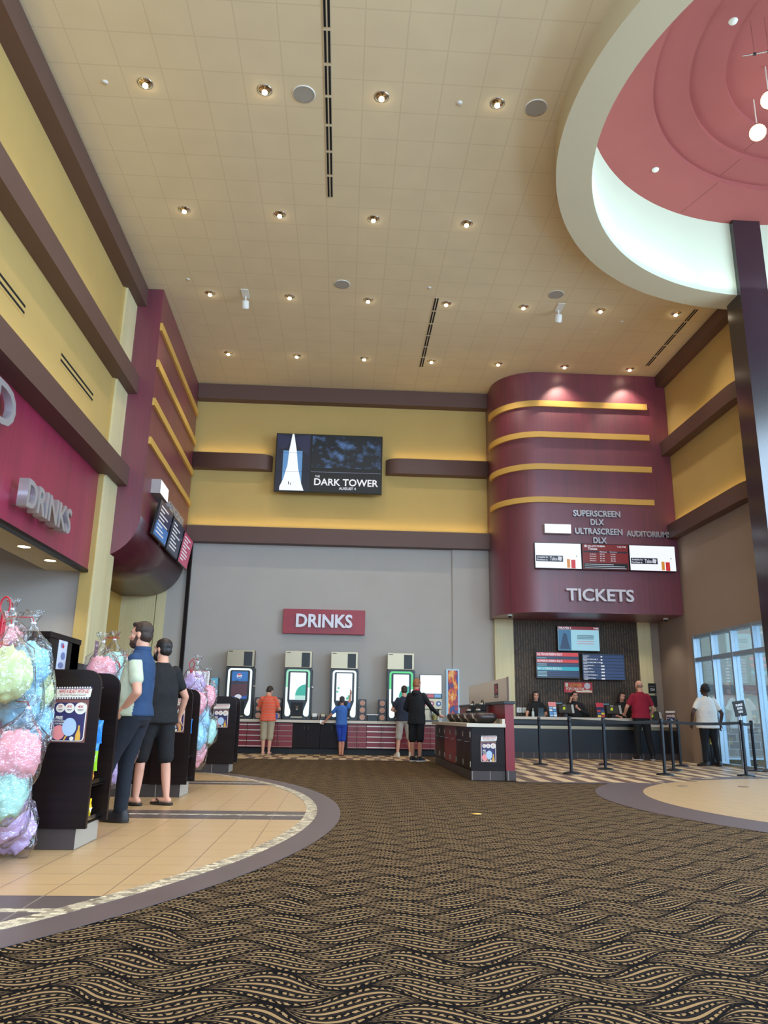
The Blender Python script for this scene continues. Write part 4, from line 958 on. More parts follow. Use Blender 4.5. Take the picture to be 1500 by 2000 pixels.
# ================================================================== concession side furniture
t = thing('tall_cabinet', 'tall dark wood cabinet behind the cotton candy at the left edge', 'cabinet', (-3.7, 8.6, 0))
obj('body', MB().box(-4.4, 8.13, 0.0, -3.0, 8.17, 1.45).box(-3.12, 8.13, 0, -3.0, 9.06, 1.76).box(-4.4, 8.13, 0, -4.28, 9.06, 1.76).box(-4.4, 8.8, 0, -3.0, 9.06, 1.76), DKW, t)
obj('top', MB().box(-4.42, 8.11, 1.74, -2.99, 9.07, 1.80), DKW, t, .004); obj('shelf', MB().box(-4.28, 8.17, 1.60, -3.12, 8.8, 1.62), DKW, t); obj('rail', MB().cyl((-4.28, 8.2, 1.66), (-3.12, 8.2, 1.66), .008), METAL, t)
P_ = panX(8.38, 1.36, 8.64, 1.76, -2.998)
t = thing('cabinet_poster', 'narrow white picture poster on the tall cabinet side', 'poster', tuple(P_.p(.5, 0))); mb = MB(); P_.rect(mb, 0, 0, 1, 1, 0, .004); o = obj('sheet', mb, M('poster_white_blue', (206, 214, 234), .5), t)
blobs(P_, o, .005, [(.4, .82, .2, .07), (.6, .55, .25, .1), (.45, .3, .3, .08)], M('poster_bluegrey', (120, 130, 180), .5), 'picture'); blobs(P_, o, .0055, [(.5, .8, .12, .05)], PP['r'], 'picture'); bar(P_, o, .005, [(.05, .02, .95, .12)], PP['y'], 'footer')
t = thing('concession_counter', 'long dark concession counter behind the candy stands', 'counter', (-3.4, 11, 0))
obj('base', MB().box(-3.95, 9.1, 0.012, -3.15, 15.9, 1.02), DKWH, t); obj('worktop', MB().box(-4.0, 9.08, 1.02, -3.1, 15.95, 1.07), BLK, t, .005)
for x0, y0, y1, z1, lab in ((-3.5, 9.25, 10.1, 1.56, 'black register hood left of the man in the polo'), (-3.55, 12.9, 13.4, 1.72, 'tall black register hood farther along the concession counter')):
    t = thing('register_hood', lab, 'register', (x0 + .2, y0 + .3, 1.07), 'concession registers'); obj('housing', MB().box(x0, y0, 1.07, x0 + .42, y1, z1), BLK, t, .01)
    P_ = panX(y0 + .05, z1 - .2, y1 - .05, z1 - .04, x0 + .42); mb = MB(); P_.rect(mb, 0, 0, 1, 1, 0, .004); o = obj('display', mb, SB, t); bar(P_, o, .005, [(.1, .3, .5, .5)], TXW, 'small_text')
P_ = panX(16.46, 2.0, 16.70, 2.45, -5.148)
t = thing('pillar_notice', 'narrow mauve notice on the pale wood pillar', 'notice', tuple(P_.p(.5, 0))); mb = MB(); P_.rect(mb, 0, 0, 1, 1, 0, .004); o = obj('sheet', mb, M('notice_mauve', (150, 110, 132), .5), t); bar(P_, o, .005, [(.2, .75, .8, .85), (.2, .55, .7, .6), (.2, .4, .8, .45)], M('notice_pale', (206, 190, 200)), 'lettering')
# ================================================================== drinks counter
STL = M('pale_steel_strip', (206, 190, 176), .35, .5, .03)
mb = MB().box(-4.4, 21.66, .83, 2.75, 22.44, .90); tag(obj('worktop', mb, WTOP, None, .004), 'long pale worktop of the drinks counter along the grey wall', 'worktop')
UN = [(-4.35, -3.72, 'r'), (-3.72, -2.92, 'd'), (-2.92, -2.10, 's'), (-2.10, -1.28, 'r'), (-1.28, -.54, 'd'), (-.54, .20, 'd'), (.20, .72, 'r'), (.72, 1.52, 's'), (1.52, 2.20, 'r'), (2.20, 2.72, 'r')]
UL = ['red cabinet at the hidden left end of the drinks counter', 'dark cabinet behind the farthest candy stand', 'red cabinet with bright steel strips under the cola machine', 'red cabinet behind the man in the orange shirt', 'dark cabinet left of the boy, first of the dark pair', 'dark cabinet directly left of the boy in blue', 'narrow red cabinet just right of the boy in blue', 'red cabinet with bright steel strips between boy and man in navy shirt', 'red cabinet behind the man in the navy shirt', 'red cabinet at the right end, behind the man in black']
for (a, b, k), lab in zip(UN, UL):
    t = thing('base_cabinet', lab, 'cabinet', ((a + b) / 2, 21.95, .006), 'base cabinets under the drinks counter')
    obj('carcass', MB().box(a + .002, 21.76, .17, b - .002, 22.42, .828), DKW, t); obj('toe_kick', MB().box(a + .002, 21.86, .008, b - .002, 22.42, .17), BLKM, t)
    w = (b - a) / 2
    for i in range(2):
        x0 = a + i * w + .006; x1 = a + (i + 1) * w - .006; dr = obj('door', MB().box(x0, 21.735, .18, x1, 21.76, .81), DKW if k == 'd' else REDP, t)
        if k != 'd':
            mb = MB()
            for q in range(5): z = .195 + q * .138; mb.box(x0, 21.728, z, x1, 21.736, z + (.024 if k == 's' else .010))
            obj('steel_strip', mb, STL if k == 's' else METAL, dr)
        hx = x1 - .05 if i == 0 else x0 + .05
        for z in ((.3, .68) if k != 'd' else (.68,)): obj('handle', MB().tube([(hx, 21.735, z - .05), (hx, 21.70, z - .045), (hx, 21.70, z + .045), (hx, 21.735, z + .05)], .005, 6), METAL, dr)
# drink machines
def ring_frame(P_, n0, n1):
    "glowing rounded frame: arch with straight sides, flared at the foot"
    mb = MB(); mb2 = MB(); W_, H_ = P_.w, P_.h
    def pt(x, y): return P_.O + P_.R * x + P_.U * y + P_.N * n0
    ox0, ox1, oy, ix0, ix1, iy = .075 * W_, .925 * W_, .97 * H_, .145 * W_, .855 * W_, .935 * H_; ro, ri = .09, .05
    O = [(ox0, .62 * H_)] + [(ox0 + ro - ro * math.cos(a), oy - ro + ro * math.sin(a)) for a in [PI / 2 * k / 6 for k in range(7)]] + [(ox1 - ro + ro * math.sin(a), oy - ro + ro * math.cos(a)) for a in [PI / 2 * k / 6 for k in range(7)]] + [(ox1, .62 * H_)]
    I = [(ix0, .62 * H_)] + [(ix0 + ri - ri * math.cos(a), iy - ri + ri * math.sin(a)) for a in [PI / 2 * k / 6 for k in range(7)]] + [(ix1 - ri + ri * math.sin(a), iy - ri + ri * math.cos(a)) for a in [PI / 2 * k / 6 for k in range(7)]] + [(ix1, .62 * H_)]
    for i in range(len(O) - 1): mb2.prism([pt(*O[i]), pt(*O[i + 1]), pt(*I[i + 1]), pt(*I[i])], P_.N * (n1 - n0))
    L = [(.075, .62), (.145, .62), (.145, .36), (.20, .28), (.27, .17), (.27, .10), (.22, .065), (.13, .06), (.085, .085), (.075, .12)]
    mb.prism([pt(x * W_, y * H_) for x, y in L], P_.N * (n1 - n0)); mb.prism([pt((1 - x) * W_, y * H_) for x, y in L], P_.N * (n1 - n0))
    return mb, mb2
GLW = E_('machine_white_glow', (240, 255, 248), 1.7)
def machine(xc, lab, glow, kind):
    x0, x1 = xc - .39, xc + .39; t = thing('drink_machine', lab, 'drink machine', (xc, 22.0, .90), 'touch screen drink machines')
    P_ = panY(x0, .905, x1, 2.30, 21.98)
    mb = MB(); P_.rrect(mb, 0, 0, 1, 1, .05, -.42, .0); obj('housing', mb, BLK, t, .006)
    a, b = ring_frame(P_, .001, .02); obj('light_frame', a, GLW, t); obj('light_frame', b, glow, t, label='tinted top of the glowing frame')
    mb = MB(); P_.rect(mb, .22, .38, .78, .91, .001, .012); d = obj('display', mb, SCRW if kind != 'cola' else E_('cola_screen_blue', (36, 120, 206), 1.0), t)
    mb = MB()
    for r in ((.205, .365, .22, .925), (.78, .365, .795, .925), (.205, .355, .795, .38), (.205, .91, .795, .925)): P_.rect(mb, *r, .012, .02)
    obj('bezel', mb, SB, t)
    mb = MB(); P_.rect(mb, .29, .06, .71, .33, .001, .03); nb = obj('dispensing_bay', mb, BLKM, t)
    mb = MB(); c = P_.p(.5, .26, .05); mb.cyl(c, c - Vector((0, 0, .08)), .035, .02); mb.cyl(P_.p(.5, .2, .05), P_.p(.5, .19, .05), .045); obj('nozzle', mb, CHROME, nb)
    mb = MB(); P_.rect(mb, .30, .035, .70, .06, .0, .09); obj('drip_tray', mb, METAL, nb)
    if kind == 'cola':
        bar(P_, d, .013, [(.22, .42, .78, .72)], E_('cola_dark_red', (92, 26, 40), .8), 'cola_picture'); shape(P_, d, .0145, [[(.22, .70), (.4, .735), (.6, .70), (.78, .715), (.78, .68), (.22, .66)]], E_('cola_foam', (36, 30, 60), .8), 'wave')
        shape(P_, d, .0145, [[(.22, .385), (.35, .43), (.55, .41), (.78, .45), (.78, .38), (.22, .38)]], E_('pool_blue', (30, 90, 190), 1), 'wave')
        blobs(P_, d, .016, [(.48, .82, .095, .05)], TXW, 'roundel'); shape(P_, d, .018, [[(.40, .83), (.44, .865), (.52, .865), (.56, .845), (.48, .83)]], BRT, 'roundel_red'); shape(P_, d, .018, [[(.40, .81), (.48, .80), (.56, .815), (.52, .778), (.44, .778)]], BLU, 'roundel_blue')
        blobs(P_, d, .016, [(.48, .42, .12, .045)], TXW, 'button')
    elif kind == 'teal':
        pts = [(.83 - .0, .50)] ; pts = [(.78, .46), (.42, .46)] + [(.78 - .36 * math.cos(q), .46 + .22 * math.sin(q)) for q in [PI / 2 * k / 10 for k in range(1, 11)]]
        shape(P_, d, .013, [pts], E_('teal_disc', (20, 190, 160), 1.1), 'teal_disc'); bar(P_, d, .014, [(.42, .385, .78, .455)], E_('pale_teal', (190, 240, 226), 1.2), 'disc_reflection')
    else: blobs(P_, d, .013, [(.30, .62, .04, .02), (.26, .55, .04, .02), (.68, .46, .05, .03), (.62, .42, .05, .025), (.74, .52, .04, .02)], E_('mint_dot', (70, 206, 160), 1.1), 'bubble_dot')
    P2 = panY(x0 + .0, 2.31, x1 - .03, 2.77, 21.99)
    mb = MB(); P2.rect(mb, 0, 0, 1, 1, -.38, 0); u = obj('ice_bin_housing', mb, METAL, t, .004)
    mb = MB(); P2.rect(mb, .62, .04, .93, .90, .001, .01); obj('vent_panel', mb, M('dark_vent', (46, 48, 52), .5), u); bar(P2, u, .001, [(.05, .88, .2, .92)], BLKM, 'name_plate', .002)
    mb = MB(); mb.cyl((x1 + .0, 21.9, 1.78), (x1 + .05, 21.9, 1.78), .025); obj('side_lock', mb, CHROME, t); return t
gg = E_('machine_green_glow', (70, 214, 110), 1.4)
machine(-2.82, 'drink machine with a blue and dark red cola picture, leftmost of the four', GLW, 'cola')
machine(-1.21, 'drink machine with white screen and teal half disc, right of the orange shirt man', E_('machine_palegreen_glow', (150, 226, 180), 1.4), 'teal')
machine(.08, 'drink machine with white screen of small mint dots behind the boy', GLW, 'dots')
machine(1.67, 'drink machine with green-topped frame behind the man in the navy shirt', gg, 'teal')
# cup lid towers
KRAFT = M('kraft_lid', (196, 150, 130), .7, 0, .06)
for x, lab in ((-2.26, 'left of the orange shirt man'), (-1.74, 'right of the orange shirt man'), (.60, 'right of the boy in blue'), (1.15, 'left of the man in the navy shirt')):
    t = thing('lid_dispenser', 'black rack with three round lid stacks, ' + lab, 'lid dispenser', (x, 22.0, .9), 'lid dispensers')
    mb = MB().box(x - .11, 21.98, .902, x + .11, 22.24, 1.48); obj('rack', mb, BLK, t, .004)
    for z in (1.0, 1.19, 1.38): obj('lid_stack', MB().cyl((x, 21.955, z), (x, 21.982, z), .075, n=20).cyl((x, 21.948, z), (x, 21.956, z), .03, n=12), KRAFT, t)
for x, lab, m_ in ((-.71, 'white and black napkin dispenser, left of the pair by the boy', WPL), (-.48, 'steel and black napkin dispenser, right of the pair by the boy', METAL)):
    t = thing('napkin_dispenser', lab, 'napkin dispenser', (x, 22.0, .9), 'napkin dispensers'); obj('body', MB().box(x - .09, 21.86, .902, x + .09, 22.05, 1.03), BLK, t, .02); obj('front_cover', MB().box(x - .07, 21.85, .98, x + .07, 22.0, 1.08), m_, t, .02)
t = thing('straw_tray', 'low black tray with pale edge between two lid racks', 'tray', (.88, 22.0, .9)); obj('tray', MB().box(.74, 21.9, .902, 1.02, 22.2, 1.06), BLK, t, .004); obj('rim', MB().box(.72, 21.88, 1.06, 1.04, 22.22, 1.08), STL, t)
t = thing('blue_box', 'small blue box on the counter beside the orange shirt man', 'box', (-1.95, 21.9, .9)); obj('carton', MB().box(-1.80, 21.84, .902, -1.72, 21.93, 1.06), M('carton_blue', (40, 80, 170), .5), t); obj('carton_flap', MB().box(-1.805, 21.835, 1.06, -1.715, 21.935, 1.07), WPL, t)
# fountain at the right end
def fountain(x0, x1, z0, z1, lab, logos):
    t = thing('soda_fountain', lab, 'soda fountain', ((x0 + x1) / 2, 22.1, .9), 'soda fountains')
    P_ = panY(x0, z0, x1, z1, 22.1); mb = MB(); P_.rect(mb, 0, 0, 1, 1, -.06, 0); s_ = obj('sign_housing', mb, SB, t, .004); mb = MB(); P_.rect(mb, .03, .2, .97, .97, .001, .006); obj('lit_panel', mb, SCRW, s_)
    for i, c in enumerate((E_('btn_rose', (226, 120, 130), 1), E_('btn_red', (206, 60, 74), 1), E_('btn_sky', (110, 170, 230), 1))): bar(P_, s_, .001, [(.04 + i * .31, .04, .32 + i * .31, .17)], c, 'flavour_button', .005)
    obj('tower', MB().box(x0 + .05, 22.02, 1.25, x1 - .02, 22.3, z0 - .005).box(x0 + .05, 22.15, .902, x1 - .02, 22.3, 1.25), METAL, t, .006); obj('drip_tray', MB().box(x0 + .02, 21.85, .902, x1 - .02, 22.15, .95), BLK, t)
    for i in range(3):
        x = x0 + .13 + i * .2; mb = MB().cyl((x, 21.985, 1.40), (x, 22.02, 1.40), .07, n=20); v = obj('flavour_disc', mb, E_(('logo_red', 'logo_red', 'logo_blue')[i], ((190, 40, 60), (190, 40, 60), (40, 100, 190))[i], .7), t)
        mb = MB().cyl((x, 21.975, 1.40), (x, 21.986, 1.40), .03, n=14); obj('disc_centre', mb, TXW, v); obj('tap', MB().cyl((x, 22.05, 1.30), (x, 22.05, 1.15), .025, .015).box(x - .012, 22.0, 1.05, x + .012, 22.012, 1.2), BLK, t)
    return t
fountain(2.20, 2.84, 1.54, 2.20, 'soda fountain with bright white sign and round logos behind the man in black', True)
fountain(-4.32, -3.66, 1.54, 2.20, 'soda fountain with bright white sign seen over the far candy rack', True)
t = thing('blue_display_case', 'glowing pale blue display box beside the left soda fountain', 'display case', (-3.5, 22.1, .9)); obj('case', MB().box(-3.62, 22.0, .902, -3.42, 22.3, 2.0), M('case_grey', (120, 140, 150), .4), t); P_ = panY(-3.61, 1.3, -3.43, 1.98, 21.998); mb = MB(); P_.rect(mb, 0, 0, 1, 1, 0, .005); o = obj('lit_face', mb, E_('case_blue', (96, 186, 220), 1.0), t); bar(P_, o, .006, [(.35, .1, .6, .9)], TXW, 'vertical_text')
# pitcher on the counter
t = thing('drink_pitcher', 'clear pitcher with yellow drink on the counter by the soda fountain', 'pitcher', (2.82, 21.95, .9)); obj('jug', MB().lathe([(.06, 0), (.075, .1), (.07, .24), (.075, .25)], (2.62, 21.95, .902), 18, caps=False), GLASS, t); obj('drink', MB().lathe([(.055, .005), (.07, .1), (.066, .2)], (2.62, 21.95, .903), 18), M('yellow_drink', (220, 190, 110), .3), t)
# illuminated picture case
P_ = panY(3.00, 1.04, 3.37, 2.38, 22.36)
t = thing('poster_lightbox', 'tall lit picture case with flame-coloured abstract art on the grey wall', 'lightbox', tuple(P_.p(.5, 0))); mb = MB(); P_.rect(mb, 0, 0, 1, 1, -.08, .0); obj('frame', mb, E_('case_edge_blue', (170, 214, 240), .9), t)
def fire_art():
    t_ = NT('abstract_flame_art'); k = t_.noise(t_.coord((5, 1, 2.4)), 1.6, 5, .6); r = t_.n('ShaderNodeValToRGB'); t_.l(k, r.inputs[0]); cr = r.color_ramp
    cr.elements[0].position = .3; cr.elements[0].color = srgb((40, 90, 180)); cr.elements[1].position = .75; cr.elements[1].color = srgb((255, 236, 200))
    for p, c in ((.44, (60, 60, 120)), (.5, (206, 50, 34)), (.6, (244, 170, 60))): e = cr.elements.new(p); e.color = srgb(c)
    t_.l(r.outputs[0], t_.b.inputs['Emission Color']); t_.b.inputs['Emission Strength'].default_value = .95; t_.base((.02, .02, .02, 1)); return t_.m
mb = MB(); P_.rect(mb, .12, .03, .88, .97, .001, .006); obj('picture', mb, fire_art(), t)
# wall wash above the drink machines is the downlights' own

# ================================================================== island counter
tag(obj('worktop', MB().box(2.14, 13.42, .87, 2.81, 18.6, .93), WTOP, None, .004), 'pale worktop of the island counter with popcorn bins on it', 'worktop')
obj_up = obj('backsplash', MB().box(2.76, 13.46, .93, 2.805, 18.6, 1.01), WTOP); tag(obj_up, 'low pale upstand at the back of the island worktop', 'upstand')
IU = [('dark', 'nearest'), ('dark', 'second'), ('red', 'third'), ('red', 'fourth'), ('dark', 'fifth'), ('dark', 'farthest')]
for i, (k, nth) in enumerate(IU):
    a = 13.50 + i * .84; b = a + .84
    t = thing('island_cabinet', '%s cabinet of the island counter, %s from the camera' % (k, nth), 'cabinet', (2.5, a + .42, 0), 'island counter cabinets')
    obj('carcass', MB().box(2.24, a + .002, .16, 2.80, b - .002, .868), DKWH, t)
    obj('plinth', MB().box(2.22, a + .002, .009, 2.80, b - .002, .158), _M['plinth_tile'], t)
    for j in range(2):
        y0 = a + .006 + j * .42; d = obj('door', MB().box(2.215, y0, .175, 2.24, y0 + .408, .855), REDP if k == 'red' else DKW, t)
        obj('knob', MB().cyl((2.215, y0 + (.36 if j == 0 else .05), .62), (2.19, y0 + (.36 if j == 0 else .05), .62), .012), CHROME, d); [obj('hinge', MB().box(2.205, y0 + (.0 if j == 0 else .38), hz, 2.215, y0 + (.03 if j == 0 else .408), hz + .09), METAL, d) for hz in (.22, .70)]
promo_poster('cotton candy poster on the end of the island counter', panY(2.385, .30, 2.67, .74, 13.498))
t = thing('island_divider', 'low red divider wall along the back of the island counter', 'divider', (2.89, 16, 0))
obj('panel', MB().box(2.812, 13.48, .17, 2.965, 18.6, 1.26), REDP, t); obj('cap', MB().box(2.79, 13.44, 1.26, 2.985, 18.62, 1.31), BLK, t, .004); obj('plinth', MB().box(2.812, 13.46, .012, 2.975, 18.6, .17), _M['plinth_tile'], t)
FROST = M('frosted_panel', (226, 212, 198), .35, 0, .03, spec=.6)
t = thing('screen_panel', 'long frosted white screen standing on the red divider', 'screen panel', (2.87, 15.5, 1.31)); obj('sheet', MB().box(2.865, 13.5, 1.312, 2.885, 17.6, 1.71), FROST, t); obj('end_post', MB().box(2.86, 13.47, 1.312, 2.89, 13.5, 1.72), BRN, t)
P_ = Panel((2.862, 14.62, 1.39), (0, -1, 0), (0, 0, 1), .34, .25)
t = thing('small_notice', 'small dark notice with red panel stuck on the frosted screen', 'notice', tuple(P_.p(.5, 0))); mb = MB(); P_.rect(mb, 0, 0, 1, 1, 0, .003); o = obj('sheet', mb, M('notice_dark', (50, 40, 54), .5), t); bar(P_, o, .0035, [(.3, .3, .75, .9)], PP['r'], 'red_panel'); bar(P_, o, .0035, [(.3, .08, .9, .14), (.6, .45, .85, .6)], PP['w'], 'lettering')
BIN = M('brown_bin_plastic', (58, 44, 46), .35, 0, .1)
def bin_(x, y, s, lab):
    t = thing('topping_bin', lab, 'bin', (x, y, .93), 'dark topping bins on the island')
    def ring(hw, hd, z, r=.7): return [(x + math.copysign(abs(math.cos(a)) ** r, math.cos(a)) * hw, y + math.copysign(abs(math.sin(a)) ** r, math.sin(a)) * hd, .932 + z) for a in [2 * PI * k / 28 + .01 for k in range(28)]]
    obj('tub', MB().rings([ring(.13 * s, .14 * s, 0), ring(.16 * s, .17 * s, .03), ring(.20 * s, .2 * s, .09)]), BLK, t)
    obj('lid', MB().rings([ring(.205 * s, .205 * s, .09), ring(.21 * s, .21 * s, .12), ring(.18 * s, .18 * s, .17), ring(.10 * s, .12 * s, .18)]), BIN, t)
    mb = MB().prism([(x - .215 * s, y - .08, 1.01), (x - .215 * s, y + .05, 1.01), (x - .24 * s, y + .05, 1.09), (x - .24 * s, y - .08, 1.07)], (.006, 0, 0)); obj('scoop', mb, WTOP, t)
for i, (y, s) in enumerate(((13.80, 1.0), (14.75, .95), (15.7, .85), (16.6, .85), (17.5, .85))):
    bin_(2.53, y, s, ('nearest', 'second', 'third', 'fourth', 'farthest')[i] + ' dark lidded topping bin on the island worktop')
for y, lab in ((15.0, 'nearer'), (16.1, 'farther')):
    x = 2.70; t = thing('napkin_caddy', lab + ' black caddy with arched handle against the red divider', 'caddy', (x, y, .93), 'black caddies on the island')
    obj('case', MB().box(x - .13, y - .15, .932, x + .05, y + .15, 1.16).box(x - .05, y - .15, 1.16, x + .05, y + .15, 1.27), BLKM, t, .006)
    obj('handle', MB().tube([(x, y + .13 * math.cos(a), 1.26 + .09 * math.sin(a)) for a in [PI * k / 12 for k in range(13)]], .012), BLK, t); obj('napkins', MB().box(x - .11, y - .12, 1.155, x - .06, y + .12, 1.19), WPL, t, .01).data; obj('napkins', MB().box(x - .04, y - .10, 1.265, x + .03, y + .10, 1.30), WPL, t, .01)

# ================================================================== ticket desk
TD = 21.45
DSK = grain('navy_black_laminate', (20, 22, 26), (34, 36, 42), 0, .28, 40, .4)
t = thing('ticket_desk', 'long black ticket desk with pale top and steel band under the tower', 'desk', (5.6, TD, 0))
obj('front', MB().box(2.99, TD, .17, 8.2, TD + .06, 1.02), DSK, t); obj('body', MB().box(2.99, TD + .06, .17, 8.2, TD + .30, 1.02), BLKM, t)
obj('plinth', MB().box(2.99, TD + .01, .010, 8.2, TD + .30, .17), _M['plinth_tile'], t); obj('steel_band', MB().box(2.99, TD - .012, .78, 8.19, TD, .86), METAL, t); obj('black_strip', MB().box(2.99, TD - .004, .86, 8.2, TD, .90), BLKM, t)  # black strip runs flat along the front, above the steel band
obj('worktop', MB().box(2.99, TD - .18, 1.02, 8.25, TD + .33, 1.09), WTOP, t, .004)
t = thing('accessible_desk', 'lower black desk section with pale top, right end of the ticket desk', 'desk', (8.7, TD, 0))
obj('front', MB().box(8.2, TD - .02, .17, 9.25, TD + .3, .86), DSK, t); obj('plinth', MB().box(8.2, TD - .01, .010, 9.25, TD + .3, .17), _M['plinth_tile'], t); obj('steel_band', MB().box(8.2, TD - .03, .78, 9.25, TD - .02, .86), METAL, t); obj('worktop', MB().box(8.26, TD - .12, .87, 9.25, TD + .33, .93), WTOP, t, .004)
DZ = 1.092
def pos(x, z, lab, s=1.0):
    t = thing('point_of_sale_terminal', lab, 'till', (x, TD + .1, z), 'black tills on the ticket desk')
    obj('stand', MB().box(x - .10, TD - .02, z, x + .12, TD + .24, z + .03).box(x - .04, TD + .04, z + .03, x + .06, TD + .12, z + .14), BLK, t, .006)
    P_ = Panel((x - .20, TD - .02, z + .10), (1, 0, 0), (0, .35, 1), .36, .27 * s); mb = MB(); P_.rrect(mb, 0, 0, 1, 1, .02, -.05, 0); b = obj('monitor_back', mb, BLK, t)
    mb = MB(); P_.rrect(mb, .05, .08, .95, .92, .01, .0, .004); bp = obj('back_plate', mb, M('till_grey', (48, 46, 42), .5), b); shape(P_, bp, .004, [[(.32, .38), (.5, .38), (.55, .62), (.44, .70), (.36, .62)]], M('yellow_green_mark', (206, 220, 40), .5), 'logo_mark'); bar(P_, bp, .004, [(.36, .84, .60, .89)], WPL, 'name_strip')
    mb = MB(); P_.rect(mb, 1.02, .05, 1.2, .95, -.02, .0); obj('receipt_printer', mb, M('printer_grey', (176, 178, 176), .5), t, .005)
    mb = MB().box(x - .28, TD + .1, z + .33, x - .04, TD + .14, z + .41); c = obj('pole_display', mb, BLK, t, .004); obj('pole', MB().cyl((x - .16, TD + .12, z), (x - .16, TD + .12, z + .33), .012), BLK, t); obj('display_text', MB().box(x - .25, TD + .096, z + .355, x - .08, TD + .1, z + .38), E_('till_text', (120, 170, 190), .6), c)
pos(6.17, DZ, 'black till between the two left ticket clerks'); pos(7.50, DZ, 'black till in front of the third ticket clerk'); pos(8.62, .932, 'black till on the lower desk section')
def rack_card(x, z, rows, lab, top, cols):
    P_ = Panel((x - .11, TD - .06, z), (1, 0, 0), (0, .3, 1), .22, .28); t = thing('leaflet_rack', lab, 'leaflet rack', (x, TD, z), 'leaflet racks')
    mb = MB(); P_.rect(mb, 0, 0, 1, 1.5, -.02, 0); b = obj('backboard', mb, M('rack_navy', (40, 44, 80), .4), t)
    bar(P_, b, .001, [(.02, 1.05, .98, 1.48)], top, 'header_card', .003)
    for i in range(rows):
        for j in range(2): bar(P_, b, .004, [(.05 + j * .48, .05 + i * .25, .46 + j * .48, .24 + i * .25)], cols[(i * 2 + j) % len(cols)], 'gift_card', .01)
rack_card(5.80, DZ, 4, 'leaflet rack of pale blue cards left of the first till', PP['p'], [M('card_sky', (150, 200, 240), .3), M('card_white', (220, 236, 246), .3), M('card_sky2', (96, 160, 220), .3)])
rack_card(7.13, DZ, 3, 'leaflet rack of yellow and red cards left of the middle till', PP['r'], [M('card_yellow', (230, 200, 70), .4), M('card_red', (196, 70, 60), .4), M('card_blue', (60, 90, 140), .4)])
rack_card(8.33, .932, 3, 'leaflet rack of mixed cards at the lower desk section', PP['b'], [M('card_orange', (222, 150, 70), .4), M('card_lilac', (180, 150, 196), .4), M('card_white', (220, 236, 246), .3)])
p = (5.24, TD - .05, DZ); t = thing('sanitizer_bottle', 'clear pump bottle at the left end of the ticket desk', 'bottle', p); obj('bottle', MB().lathe([(.032, 0), (.035, .02), (.035, .12), (.014, .15), (.012, .16)], p, 18), M('clear_gel', (190, 206, 200), .2), t); obj('pump', MB().cyl((p[0], p[1], p[2] + .16), (p[0], p[1], p[2] + .21), .008).box(p[0] - .01, p[1] - .04, p[2] + .205, p[0] + .01, p[1] + .01, p[2] + .22), WPL, t)
P_ = Panel((5.38, TD - .06, DZ), (1, 0, 0), (0, .15, 1), .18, .25); t = thing('acrylic_sign_stand', 'small acrylic sign stand next to the pump bottle', 'sign stand', tuple(P_.p(.5, 0))); mb = MB(); P_.rect(mb, 0, 0, 1, 1, -.006, 0); obj('holder', mb, glass_mat('acrylic', (210, 230, 240), .1), t); mb = MB(); P_.rect(mb, .2, .08, .85, .92, -.012, -.008); o = obj('insert', mb, M('insert_grey', (110, 116, 128), .5), t)
for x0, x1, lab in ((5.02, 5.10, 'left'), (5.16, 5.22, 'right')):
    P_ = panY(x0 - .03, 1.20, x1 + .05, 1.34, 22.28); t = thing('wall_socket', 'pale wall socket plate behind the ticket desk, %s of the pair' % lab, 'socket', tuple(P_.p(.5, 0)), 'wall sockets'); mb = MB(); P_.rect(mb, 0, 0, 1, 1, -.01, .006); o = obj('plate', mb, WPL, t); bar(P_, o, .007, [(.4, .25, .6, .4), (.4, .6, .6, .75)], M('socket_grey', (120, 110, 100)), 'outlet', .001)
P_ = Panel((8.97, TD + .02, .934), (1, 0, 0), (0, .12, 1), .28, .40); t0 = promo_poster('cotton candy poster standing on the lower desk by the right wall', P_, detail=False); mb = MB(); P_.rect(mb, 0, 0, .95, .05, -.12, 0); obj('foot', mb, BLK, t0)
for x, z, c, lab in ((8.42, .932, (230, 220, 214), 'white'), (8.50, .932, (196, 80, 60), 'orange-red')):
    t = thing('small_carton', 'small %s carton on the lower desk beside the man in red' % lab, 'box', (x, TD, z)); obj('carton', MB().box(x - .03, TD - .08, z, x + .03, TD - .02, z + .07), M('carton_' + lab[:5], c, .5), t); obj('carton_lid', MB().box(x - .032, TD - .082, z + .07, x + .032, TD - .018, z + .08), WPL, t)

# ================================================================== queue posts
NB = M('stanchion_black', (22, 26, 32), .28, .3, .05)
def stanchion(x, y, lab):
    t = thing('queue_post', lab, 'queue post', (x, y, .009), 'black belt queue posts')
    obj('base', MB().lathe([(.17, 0), (.175, .012), (.15, .028), (.04, .045)], (x, y, .009), 32), NB, t); obj('post', MB().cyl((x, y, .04), (x, y, .99), .032, n=20), NB, t)
    obj('belt_head', MB().lathe([(.034, 0), (.038, .01), (.038, .085), (.030, .1)], (x, y, .97), 20), NB, t); return t
SP = dict(a=(4.62, 18.33, 'farthest left queue post, before the first clerk'), b=(4.48, 15.38, 'front row queue post nearest the island counter'), c=(5.66, 16.9, 'second-row queue post standing in front of another post'), d=(6.26, 18.65, 'back-row queue post almost hidden by the post before it'),
          e=(6.33, 15.41, 'front row queue post right of the man in red'), f=(7.13, 16.88, 'second-row queue post, middle of three close posts'), g=(8.02, 18.56, 'back-row queue post left of the man in white'), h=(7.96, 15.43, 'front row queue post carrying the black sign'), i=(9.02, 17.05, 'queue post at the window edge, rightmost in the photo'))
for k, v in SP.items(): stanchion(*v)
BELT = M('belt_webbing', (16, 16, 18), .8)
